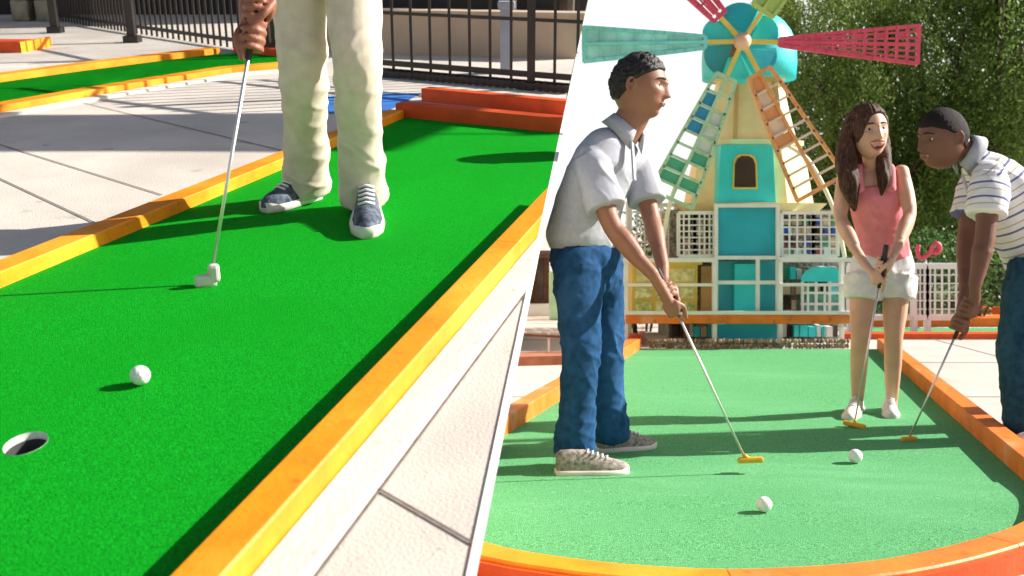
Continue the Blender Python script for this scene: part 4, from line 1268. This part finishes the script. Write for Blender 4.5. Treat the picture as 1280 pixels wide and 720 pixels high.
# lower storey walls: lattice windows
def lattice(par, name, u0, v0, u1, v1, Y, nu, nv, mm, w1=.03, w2=.012, th=.02):
    m = MB()
    for k in range(nu + 1):
        u = u0 + (u1 - u0) * k / nu; ww = w1 if k in (0, nu) else w2; m.beam(P(u, v0, Y), P(u, v1, Y), ww, th, up=(0, -1, 0))
    for k in range(nv + 1):
        v = v0 + (v1 - v0) * k / nv; ww = w1 if k in (0, nv) else w2; m.beam(P(u0, v, Y - .003), P(u1, v, Y - .003), ww, th, up=(0, -1, 0))
    return part(name, m, mm, par)
lattice(wm, 'lattice_window', 848, 266, 868, 320, YB_ + .02, 3, 7, M_WHITE)
lattice(wm, 'lattice_window', 868, 266, 893, 320, YB_ + .02, 4, 7, M_WHITE)
lattice(wm, 'lattice_window', 977, 266, 1016, 320, YB_ + .02, 4, 6, M_WHITE)
lattice(wm, 'lattice_window', 1016, 266, 1047, 320, YB_ + .02, 3, 6, M_WHITE)
m = MB(); bx_(m, 836, 262, 1050, 428, YB_ + .5, .7); part('inner_wall', m, mat('inner_wall', (.42, .42, .38), .9, .5, 40, col2=(.12, .13, .11)), wm)
# things seen through the lattice: shelves of coloured blocks
rr_ = random.Random(3)
cols = [mat('toy_red', (.5, .05, .04)), mat('toy_blue', (.03, .08, .45)), mat('toy_sand', (.6, .42, .28)), mat('toy_green', (.05, .3, .15)), mat('toy_white', (.75, .72, .68)), M_DARK, M_TURQ]
def shelf(ua, ub, v0_, dv, hh, Y, choice, rows):
    for row in range(rows):
        u = ua
        while u < ub - 4:
            wv = rr_.uniform(4.5, 10); m = MB(); bx_(m, u, v0_ + row * dv + rr_.uniform(0, 4), min(ub, u + wv), v0_ + row * dv + hh, Y + rr_.uniform(0, .1), .12)
            part('toy_block', m, cols[rr_.choice(choice)], wm); u += wv + 1
shelf(848, 892, 270, 13, 11, YB_ + .2, [2, 4, 5, 5], 4)
shelf(979, 1046, 270, 13, 11, YB_ + .2, [0, 1, 2, 2, 3, 4, 5], 4)
shelf(979, 1046, 333, 19, 16, YB_ + .25, [2, 3, 4, 4, 6, 5], 3)
shelf(840, 890, 405, 19, 16, YB_ + .25, [2, 4, 4, 5, 6], 1)
shelf(978, 1048, 405, 19, 16, YB_ + .25, [4, 4, 5, 6], 1)

# rotor: hub, petals, spokes and six sails
YR = YB_ - .30; HUB = P(928, 52, YR); pr = YR / F
m = MB(); m.ell(HUB, (11 * pr, .07, 11 * pr)); part('hub', m, mat('hub_peach', (.80, .50, .32), .5), wm)
m = MB(); m.tube([HUB, HUB + Vector((0, .7, 0))], .05, 12); part('axle', m, M_BROWN, wm)
def rot(a, r, off=0.0, y=0.0):
    """point of the rotor: angle a, radius r px, sideways off px"""
    ca, sa = math.cos(a), math.sin(a)
    return HUB + Vector(((r * ca - off * sa) * pr, y, (r * sa + off * ca) * pr))
angs = [R(-1), R(57), R(133), R(181), R(246), R(299)]
fm = [M_PINK, M_LIME, M_PINK, mat('pale_turquoise_paint', (.22, .72, .66), .5, .15, 6), M_MINT, M_PEACH]; rm = [M_PINK, M_LIME, M_PINK, M_TURQ, M_MINT, M_PEACHW]
lens = [217, 200, 205, 196, 212, 206]; r0s = [46, 45, 42, 46, 48, 44]; hws = [23, 22, 24, 21, 29, 33]; w0s = [4, 15, 9, 7, 13, 15]
for k in range(6):
    a0, a1 = angs[k], angs[(k + 1) % 6] + (2 * math.pi if k == 5 else 0)
    m = MB()
    for part_ in range(1):
        n_ = 8; q = [rot(a0 + .12, 10, 0, .04)]
        for i in range(n_ + 1):
            an = a0 + .10 + (a1 - a0 - .20) * i / n_
            q.append(rot(an, 45 + 5 * math.sin(math.pi * i / n_), 0, .04 + .05 * (i / n_)))
        m.prism(q, (0, 0, 0), (0, .012, 0))
    part('petal', m, [M_TURQ, M_TEAL, M_TURQ, M_TEALD, M_TURQ, M_TEAL][k], wm)
for k in range(6):
    a = angs[k]; L = lens[k]; h = hws[k]; r0 = r0s[k]
    m = MB(); m.beam(rot(a, 8), rot(a, r0 + 4), .035, .03, up=(0, -1, 0)); part('spoke', m, M_YEL, wm)
    sl = MB()
    wid = lambda r, w0=w0s[k]: (w0 + (h - w0) * ((r - r0) / (L - r0)) ** .9)
    N = 12; ts = [r0 + (L - r0) * i / N for i in range(N + 1)]
    for sgn in (-1, 1):
        for i in range(N): sl.beam(rot(a, ts[i], sgn * wid(ts[i])), rot(a, ts[i + 1] + .5, sgn * wid(ts[i + 1])), .028, .034, up=(0, -1, 0))
    sl.beam(rot(a, r0, 0, -.004), rot(a, L, 0, -.004), .026, .03, up=(0, -1, 0))
    for r_ in (r0, L): sl.beam(rot(a, r_, -wid(r_) - .7), rot(a, r_, wid(r_) + .7), .03, .037, up=(0, -1, 0))
    s_o = part('sail', sl, fm[k], wm)
    ru = MB()
    if k in (0, 2):
        nn = 13
        for i in range(2, nn):
            r_ = r0 + (L - r0) * i / nn
            ru.beam(rot(a, r_, -wid(r_), -.002), rot(a, r_, wid(r_), -.002), .02, .02, up=(0, -1, 0))
        for sgn in (-1, 1):
            for e0 in (.35, .7): 
                ru.beam(rot(a, r0 + 6, sgn * wid(r0 + 6) * e0, -.001), rot(a, L, sgn * wid(L) * e0, -.001), .013, .018, up=(0, -1, 0))
        for i in range(3, nn, 1):
            r_ = r0 + (L - r0) * (i + .5) / nn
            ru.box(rot(a, r_, wid(r_) * .55, .004), (.05, .012, .05)) if i % 2 else None
    elif k in (4, 5):
        nn = 9
        for i in range(1, nn):
            r_ = r0 + (L - r0) * (i / nn) ** .9
            ru.beam(rot(a, r_, -wid(r_), -.002), rot(a, r_, wid(r_), -.002), .020, .03, up=(0, -1, 0))
    else:
        q = [rot(a, r0 + 2, -wid(r0 + 2) + .5, .006), rot(a, L - 1, -wid(L) + .5, .006), rot(a, L - 1, wid(L) - .5, .006), rot(a, r0 + 2, wid(r0 + 2) - .5, .006)]
        ru.prism(q, (0, 0, 0), (0, .008, 0))
        for i in range(1, 7):
            r_ = r0 + (L - r0) * i / 7; ru.beam(rot(a, r_, -wid(r_), -.002), rot(a, r_, wid(r_), -.002), .008, .02, up=(0, -1, 0))
    part('slats', ru, mat('turq_pale_panel', (.36, .80, .72), .5, .25, 5) if k == 3 else [rm[k], M_CREAM][0] if k != 4 else M_MINT, s_o)
    if k == 4:
        nn = 9; pc = [mat('pane_green', (.08, .42, .26), .4), mat('pane_blue', (.03, .30, .55), .4), mat('pane_pale', (.62, .68, .62), .4)]
        for i in range(0, nn - 1):
            ra_, rb_ = r0 + (L - r0) * (i / nn) ** .9 + 2, r0 + (L - r0) * ((i + 1) / nn) ** .9 - 1
            for sgn in (-1, 1):
                if rr_.random() < .62:
                    pn = MB(); pn.prism([rot(a, ra_, sgn * 1.5, .008), rot(a, rb_, sgn * 1.5, .008), rot(a, rb_, sgn * (wid(rb_) - 1), .008), rot(a, ra_, sgn * (wid(ra_) - 1), .008)], (0, 0, 0), (0, .005, 0)); part('coloured_pane', pn, pc[rr_.choice([0, 0, 1, 2])], s_o)
    if k == 5:
        for i in range(0, 5):
            ra_, rb_ = r0 + (L - r0) * (i / 9) ** .9 + 2, r0 + (L - r0) * ((i + 1) / 9) ** .9 - 1
            sgn = -1
            pn = MB(); pn.prism([rot(a, ra_, sgn * 1.5, .008), rot(a, rb_, sgn * 1.5, .008), rot(a, rb_, sgn * (wid(rb_) - 1), .008), rot(a, ra_, sgn * (wid(ra_) - 1), .008)], (0, 0, 0), (0, .005, 0)); part('coloured_pane', pn, [M_PEACH, M_PEACHW][i % 2], s_o)

# ---- rails and kerb in front of the windmill
YQ = 8.75
t = thing('railing', 'white railing with a long orange beam in front of the windmill base', 'railing', P(920, 430, YQ))
m = MB(); m.beam(P(782, 399, YQ), P(1062, 399, YQ), .05, .075, bev=.006); part('orange_beam', m, M_ORANGE2, t)
m = MB(); m.beam(P(779, 325, YQ), P(893, 325, YQ), .03, .035); m.beam(P(975, 325, YQ), P(1066, 325, YQ), .03, .035)
m.beam(P(779, 356, YQ), P(893, 356, YQ), .025, .025); m.beam(P(975, 356, YQ), P(1066, 356, YQ), .025, .025)
m.beam(P(779, 391, YQ), P(1064, 391, YQ), .04, .03)
part('rail', m, M_WHITE, t)
for u in (782, 893, 975, 1052): m = MB(); m.beam(P(u, 322, YQ + .03), G(u, 285 + 1318 / (YQ + .03)), .035, .035); part('post', m, M_WHITE, t)
for u in (1010, 1031): m = MB(); m.beam(P(u, 356, YQ + .03), P(u, 391, YQ + .03), .016, .016); part('baluster', m, M_WHITE, t)
m = MB()
for k in range(74):
    u = 812 + k * 3.4; c = G(u + rr_.uniform(-1, 1), 285 + 1318 / 8.70)
    for lv in range(2): m.ell(c + Vector((rr_.uniform(-.006, .006), rr_.uniform(-.02, .02), .028 + .042 * lv)), (rr_.uniform(.013, .019), .02, rr_.uniform(.019, .025)), None, 8, 6)
o = part('pebble_kerb', m, mat('pebbles', (.50, .36, .25), .8, .5, 14, .5, 50, col2=(.22, .13, .08))); tag(o, 'low kerb of brown pebbles across the back of the long green', 'kerb')
# yellow cabinet on the left, turquoise roofed cart on the right
t = thing('play_cabinet', 'yellow play cabinet with pale panes behind the putting man\'s hands', 'cabinet', P(845, 400, 9.1))
m = MB(); bx_(m, 790, 330, 872, 398, 9.0, .5); bx_(m, 786, 326, 878, 331, 8.97, .56); part('body', m, M_YEL, t)
m = MB()
for i in range(3):
    for j in range(2): bx_(m, 794 + i * 26, 360 + j * 17, 815 + i * 26, 373 + j * 17, 8.985, .02, mi=(i + j) % 2)
part('pane', m, [mat('pane_lemon', (.80, .78, .35), .5, .4, 30), mat('pane_lime', (.62, .75, .22), .5, .4, 30)], t)
m = MB(); bx_(m, 796, 336, 868, 352, 8.985, .02); part('front_board', m, mat('pale_yellow_board', (.80, .70, .30), .6, .3, 20), t)
m = MB(); bx_(m, 876, 333, 891, 398, 9.0, .1); o = part('wooden_post', m, mat('ochre_wood', (.40, .24, .08), .8, .3, 6)); tag(o, 'brown board standing between the yellow cabinet and the windmill', 'post')
t = thing('play_cart', 'turquoise roofed white play cart behind the railing right of the windmill base', 'cart', P(1020, 400, 9.1))
m = MB(); rings = []
for u0, u1, v in ((1001, 1056, 352), (1002, 1055, 345), (1008, 1050, 338), (1016, 1042, 334)):
    rings.append([P(u0, v, 8.85), P(u1, v, 8.85), P(u1, v, 9.3), P(u0, v, 9.3)])
m.loft(rings, smooth=False); part('roof', m, M_TURQ, t)
m = MB()
for u in (1003, 1020, 1037, 1053): m.beam(P(u, 352, 8.9), P(u, 396, 8.9), .022, .022)
for v in (366, 380, 394): m.beam(P(1001, v, 8.895), P(1055, v, 8.895), .02, .02)
part('frame', m, M_WHITE, t)
m = MB(); bx_(m, 1006, 368, 1050, 394, 9.0, .25); part('body', m, mat('cart_body', (.10, .33, .26), .6, .4, 12), t)
def plant(name, lab, c, h, r, n, mm, seed, group=None, flower=None):
    rn_ = random.Random(seed); t = thing(name, lab, 'plant', c, group)
    m = MB()
    for i in range(n):
        u = rn_.gauss(0, .4); v_ = rn_.gauss(0, .4); w_ = rn_.random() ** .7
        p = Vector(c) + Vector((u * r, v_ * r, h * (.12 + .88 * w_)))
        d = Vector((rn_.gauss(0, 1), rn_.gauss(0, 1), rn_.gauss(.3, .6))).normalized(); e = d.cross(Vector((rn_.gauss(0, 1), rn_.gauss(0, 1), 1))).normalized(); L = rn_.uniform(.04, .075)
        m.add([p, p + d * L * .5 + e * L * .28, p + d * L, p + d * L * .5 - e * L * .28], [(0, 1, 2, 3)])
    part('foliage', m, mm, t)
    st = MB()
    for i in range(5):
        q = Vector(c) + Vector((rn_.gauss(0, r * .4), rn_.gauss(0, r * .4), h * .8)); st.tube([Vector(c) + Vector((rn_.gauss(0, .03), rn_.gauss(0, .03), 0)), q.lerp(Vector(c), .4), q], [.012, .009, .004], 5)
    part('stem', st, M_BARK, t)
    return t
for i, (u, Y, h, r, lab) in enumerate(((812, 10.2, 1.25, .35, 'leafy shrub left of the windmill, behind the man\'s forearms'), (838, 10.6, 1.0, .3, 'smaller shrub tucked against the left wall of the windmill'),
                                       (1075, 10.4, .95, .4, 'bushy shrub between the windmill and the laughing woman'), (1160, 11.2, 1.0, .5, 'green shrub behind the white lattice gate'), (1222, 11.0, .8, .5, 'low green shrub right of the white lattice gate'), (790, 10.0, .7, .3, 'low shrub behind the yellow cabinet'))):
    plant('shrub', lab, G(u, 285 + 1318 / Y), h, r, 900, M_LEAF3, 20 + i, 'shrubs round the windmill')
# lattice screen left of windmill
t = thing('lattice_screen', 'pale garden lattice left of the windmill above the yellow cabinet', 'screen', P(815, 400, 9.5))
lattice(t, 'lattice', 786, 256, 846, 330, 9.45, 6, 8, M_WHITE, .035, .014)
for u in (786, 846): m = MB(); m.beam(P(u, 252, 9.47), G(u, 285 + 1318 / 9.47), .045, .045); part('post', m, M_WHITE, t)
# right: white lattice gate, orange rails, small green lane
t = thing('lattice_gate', 'white framed garden gate with lattice, between the woman and the bending man', 'gate', P(1172, 400, 9.9))
for (u0, u1, n) in ((1142, 1158, 2), (1160, 1204, 5)): lattice(t, 'lattice_panel', u0, 333, u1, 397, 9.8, n, 6, M_WHITE, .05, .012)
m = MB(); m.beam(P(1060, 332, 9.83), P(1207, 332, 9.83), .05, .05); m.beam(P(1060, 397, 9.83), P(1207, 397, 9.83), .05, .05)
for u in (1062, 1085, 1142, 1159, 1205): m.beam(P(u, 332, 9.85), G(u, 285 + 1318 / 9.85), .05, .05)
part('frame', m, M_WHITE, t)
t = thing('mini_golf_lane', 'narrow distant green lane between orange rails beyond the right pavement', 'mini golf lane', G(1180, 416))
def gstrip(name, u0, u1, va, vb, zz, th, mm):
    m = MB(); a = [G(u0, va), G(u1, va), G(u1, vb), G(u0, vb)]; m.prism(a, (0, 0, zz), (0, 0, zz + th)); return part(name, m, mm, t)
gstrip('carpet', 1060, 1330, 419, 411, .004, .006, M_GREEN2); gstrip('front_rail', 1050, 1330, 424, 421, 0, .05, M_REDOR); gstrip('back_rail', 1050, 1330, 408.5, 406, 0, .09, M_ORANGE2)
t = thing('mini_golf_lane', 'orange and yellow rails of the farthest lane under the white gate', 'mini golf lane', G(1180, 402))
gstrip('front_rail', 1056, 1330, 403, 401, 0, .07, M_ORANGE2); gstrip('carpet', 1056, 1330, 400, 396, .004, .006, M_GREEN2); gstrip('back_rail', 1200, 1330, 394.5, 393, 0, .10, M_REDOR)
# pink curled ornament on a post
t = thing('pink_ornament', 'curled pink ornament on a thin stake above the white gate', 'ornament', P(1160, 330, 9.95))
m = MB()
pp = [(1148, 306), (1147, 314), (1149, 322), (1156, 321), (1163, 315), (1166, 308), (1171, 304), (1175, 309), (1172, 316), (1166, 315)]
m.tube(catmull([P(u, v, 9.95) for u, v in pp], 5), [.022] * 46, 10); part('curl', m, M_PINK, t)
m = MB(); m.tube([P(1157, 318, 9.96), G(1157, 285 + 1318 / 9.96)], .010, 8); part('stake', m, M_WHITE, t)
# left gap: brown kerb, chain rail, post and low white wall
t = thing('mini_golf_lane', 'brown edged kerb of a lane behind the jeans of the putting man', 'mini golf lane', G(690, 455))
m = MB(); a = [G(600, 459), G(712, 456), G(712, 450), G(600, 453)]; m.prism(a, (0, 0, 0), (0, 0, .07)); part('kerb', m, M_BROWN2 if 'M_BROWN2' in globals() else mat('terracotta_paint', (.36, .13, .07), .7, .25, 9), t)
t = thing('low_rail', 'thin white post with a dark bar across the pale paving, left of the jeans', 'rail', G(686, 459))
m = MB(); m.beam(P(650, 418, 7.9), P(735, 423, 7.9), .025, .02); part('bar', m, M_BROWN, t)
for u in (686, 735, 640): m = MB(); m.beam(P(u, 414, 7.92), G(u, 285 + 1318 / 7.92), .018, .018); part('post', m, M_WHITE, t)
m = MB(); a, b = P(600, 396, 12), P(800, 396, 12); m.box(((a.x + b.x) / 2, 12.1, .06), (b.x - a.x, .2, .14)); o = part('low_wall', m, M_WHITE); tag(o, 'long low white wall beyond the pale paving, behind the jeans', 'wall')
t = thing('wooden_booth', 'brown wooden booth seen between the terrace and the putting man', 'booth', P(680, 385, 12.6))
m = MB(); bx_(m, 640, 322, 686, 384, 12.6, .8); part('wall', m, mat('booth_grey', (.34, .26, .22), .8, .3, 4), t)
m = MB()
for u in (668, 683): m.beam(P(u, 316, 12.55), P(u, 388, 12.55), .07, .07)
m.beam(P(638, 378, 12.54), P(690, 378, 12.54), .06, .06); part('frame', m, M_BROWN, t)
m = MB(); rings = [[P(u, v, Y) for u, v, Y in ((636, 322, 12.3), (692, 322, 12.3), (692, 318, 13.6), (636, 318, 13.6))], [P(u, v, Y) for u, v, Y in ((636, 317, 12.3), (692, 317, 12.3), (692, 313, 13.6), (636, 313, 13.6))]]
m.loft(rings, smooth=False); part('roof', m, M_BROWN, t)
t = thing('kerb_blocks', 'small red and pink kerb blocks at the back left corner of the long green', 'kerb', G(793, 434))
m = MB()
for k, (u, v) in enumerate(((783, 430), (789, 427), (796, 428), (803, 426))): c = G(u, v + 4); m.cbox(c + Vector((0, 0, .05)), (.05, .09, .10 + .02 * (k % 2)), .008, mi=k % 2)
part('block', m, [M_REDOR, mat('pink_block', (.65, .25, .2), .6)], t)
for u, Y, h, lab in ((694, 11.5, .55, 'mint green board standing behind the jeans'),):
    m = MB(); a = G(u, 285 + 1318 / Y); m.cbox(a + Vector((0, 0, h / 2)), (.14, .10, h), .02); o = part('board', m, M_MINT); tag(o, lab, 'board')

# ---- trees
def leaves(c, n, rx, ry, rz, seed, size, droop=.5, clumps=60, shell=.55):
    rs = np.random.RandomState(seed)
    d = rs.normal(size=(clumps, 3)); d /= np.linalg.norm(d, axis=1)[:, None]
    rad = shell + (1 - shell) * rs.rand(clumps) ** .6
    cc = d * rad[:, None] * np.array([rx, ry, rz])
    k = rs.randint(0, clumps, n); cs = rs.uniform(.16, .40, clumps) * (rx + rz) / 2
    e = rs.normal(size=(n, 3)); e /= np.linalg.norm(e, axis=1)[:, None]
    rr = np.clip(rs.normal(.9, .15, n), .1, 1.4)
    lump = 1 + .35 * np.sin(e[:, 0] * 7 + k) * np.sin(e[:, 2] * 6 + k * 2.1) 
    off = e * (rr * cs[k] * lump)[:, None] * np.array([.62, .62, 1.15])
    off[:, 2] -= np.abs(rs.normal(size=n)) * cs[k] * .35
    p = cc[k] + off + np.array(c)
    a = rs.normal(size=(n, 3)); a[:, 2] -= droop * 1.6; a /= np.linalg.norm(a, axis=1)[:, None]
    b = np.cross(a, rs.normal(size=(n, 3))); b /= np.linalg.norm(b, axis=1)[:, None]
    L = rs.uniform(.7, 1.4, n) * size
    V = np.empty((n, 4, 3)); V[:, 0] = p; V[:, 1] = p + a * L[:, None] * .5 + b * L[:, None] * .22; V[:, 2] = p + a * L[:, None]; V[:, 3] = p + a * L[:, None] * .5 - b * L[:, None] * .22
    return V.reshape(-1, 3), cc + np.array(c)
def tree(name, lab, base, crown, n, rad, seed, mm, size=.085, droop=.6, clumps=70, group='trees behind the windmill', trunk_r=.16):
    base = Vector(base); t = thing(name, lab, 'tree', base, group)
    V, cc = leaves(crown, n, rad[0], rad[1], rad[2], seed, size, droop, clumps)
    ok = V.reshape(-1, 4, 3)[:, :, 2].min(axis=1) > .1; V = V.reshape(-1, 4, 3)[ok].reshape(-1, 3)
    V = V - np.array(base)
    me = bpy.data.meshes.new('crown'); nn = len(V) // 4
    me.vertices.add(nn * 4); me.vertices.foreach_set('co', V.ravel().astype('f'))
    me.loops.add(nn * 4); me.loops.foreach_set('vertex_index', np.arange(nn * 4, dtype='i'))
    me.polygons.add(nn); me.polygons.foreach_set('loop_start', np.arange(0, nn * 4, 4, dtype='i'))
    me.materials.append(mm); me.update(calc_edges=True); me.validate()
    o = bpy.data.objects.new('crown', me); COL.objects.link(o); o.parent = t
    rs = random.Random(seed); m = MB(); cz = Vector(crown); top = base.lerp(cz, .95)
    mid = base.lerp(cz, .5) + Vector((rs.uniform(-.15, .15), rs.uniform(-.15, .15), 0))
    m.tube(catmull([base - Vector((0, 0, .1)), base + (mid - base) * .4, mid, top], 5), interp([trunk_r * 1.3, trunk_r, trunk_r * .75, trunk_r * .3], 5), 10)
    for i in range(9):
        q = Vector(cc[rs.randrange(len(cc))]); s0 = base.lerp(top, rs.uniform(.35, .9)); m.tube([s0, s0.lerp(q, .5) + Vector((0, 0, .2)), q], [trunk_r * .35, trunk_r * .22, .02], 6)
    part('trunk', m, M_BARK, t)
    return t
TR = [('tree', 'tall light green tree just right of the windmill cap', 1046, 15.2, (1040, 75), (1.05, 1.1, 1.75), 30000, M_LEAF2, .060),
      ('tree', 'dense olive tree directly behind the laughing woman', 1112, 13.8, (1102, 150), (1.25, 1.1, 1.75), 38000, M_LEAF, .056),
      ('tree', 'dark weeping tree between the woman and the bending man', 1150, 14.8, (1172, 100), (1.4, 1.2, 2.3), 40000, M_LEAF, .058),
      ('tree', 'dark tree right above the bending man', 1240, 13.6, (1248, 115), (1.35, 1.2, 2.2), 40000, M_LEAF, .056),
      ('tree', 'dark tree cut off by the right edge of the picture', 1330, 14.2, (1335, 110), (1.5, 1.3, 2.5), 36000, M_LEAF, .060),
      ('tree', 'tall tree rising behind the right hand trees', 1200, 18.5, (1225, 20), (2.4, 1.6, 2.3), 22000, M_LEAF2, .085),
      ('tree', 'low rounded tree just right of the windmill wall', 1062, 17.0, (1062, 235), (1.3, 1.1, 1.2), 22000, M_LEAF2, .065)]
for i, (nm, lab, ub, Y, cpx, rad, n, mm, sz) in enumerate(TR):
    c = P(cpx[0], cpx[1], Y); b = G(ub, 285 + 1318 / Y)
    tree(nm, lab, b, c, n, rad, 100 + i, mm, sz, clumps=36, trunk_r=.11)
# hedge line far behind the trees
for i, (u, Y, h, r) in enumerate(((1000, 20, 1.6, 1.3), (1100, 21, 2.0, 1.6), (1200, 20, 2.2, 1.6), (1290, 21, 2.4, 1.7))):
    c = G(u, 285 + 1318 / Y)
    tree('hedge_bush', ['broad low bush far behind the windmill', 'broad low bush far behind the laughing woman', 'broad low bush far behind the two right hand trees', 'broad low bush far off at the right edge'][i], c, c + Vector((0, 0, h * .55)), 9000, (r, .8, h * .5), 300 + i, M_LEAF, .10, group='far bushes behind the trees', trunk_r=.05)
# tall shade sail on a mast, added out of view beyond the right edge to throw the broad shadow on the left paving
cB = ML @ S(120, 163); cS = cB + SUN_DIR * 5.6
sa = thing('added_shade_sail', 'tall beige shade sail on a mast, added out of view to shade the paving left of the lanes', 'added shade caster', (5.6, cS.y + .1, 0))
m = MB()
ux = Vector((1, .05, 0)).normalized(); uy = Vector((-.05, 1, 0)).normalized()
NX = 10; rings = []
for i in range(NX + 1):
    t_ = i / NX; hw_ = .56 - .10 * math.sin(math.pi * t_); row = []
    for j in range(7):
        q_ = -1 + 2 * j / 6; row.append(cS + ux * (-2.0 + 4.0 * t_) + uy * (hw_ * q_) + Vector((0, 0, -.12 * math.sin(math.pi * t_) * (1 - q_ * q_) + .18 * t_)))
    rings.append(row)
vs_ = [p for r_ in rings for p in r_]; fs_ = [(i * 7 + j, i * 7 + j + 1, (i + 1) * 7 + j + 1, (i + 1) * 7 + j) for i in range(NX) for j in range(6)]
m.add(vs_, fs_, 0, True); m.add([p + Vector((0, 0, .006)) for p in vs_], fs_, 0, True)
part('added_sail_cloth', m, mat('added_sail_cloth', (.50, .44, .34), .9, .1, 5), sa)
m = MB(); mp_ = Vector((5.6, cS.y, 0)); zt = cS.z + .5
m.tube([mp_, mp_ + Vector((0, 0, zt))], [.05, .035], 12); m.box(mp_ + Vector((0, 0, .02)), (.4, .4, .04))
for q_ in (cS + ux * 2.0, cS - ux * 2.0): m.tube([mp_ + Vector((0, 0, zt - .05)), q_ + Vector((0, 0, .1))], .012, 6)
part('mast', m, mat('added_mast_steel', (.5, .5, .5), .5), sa)
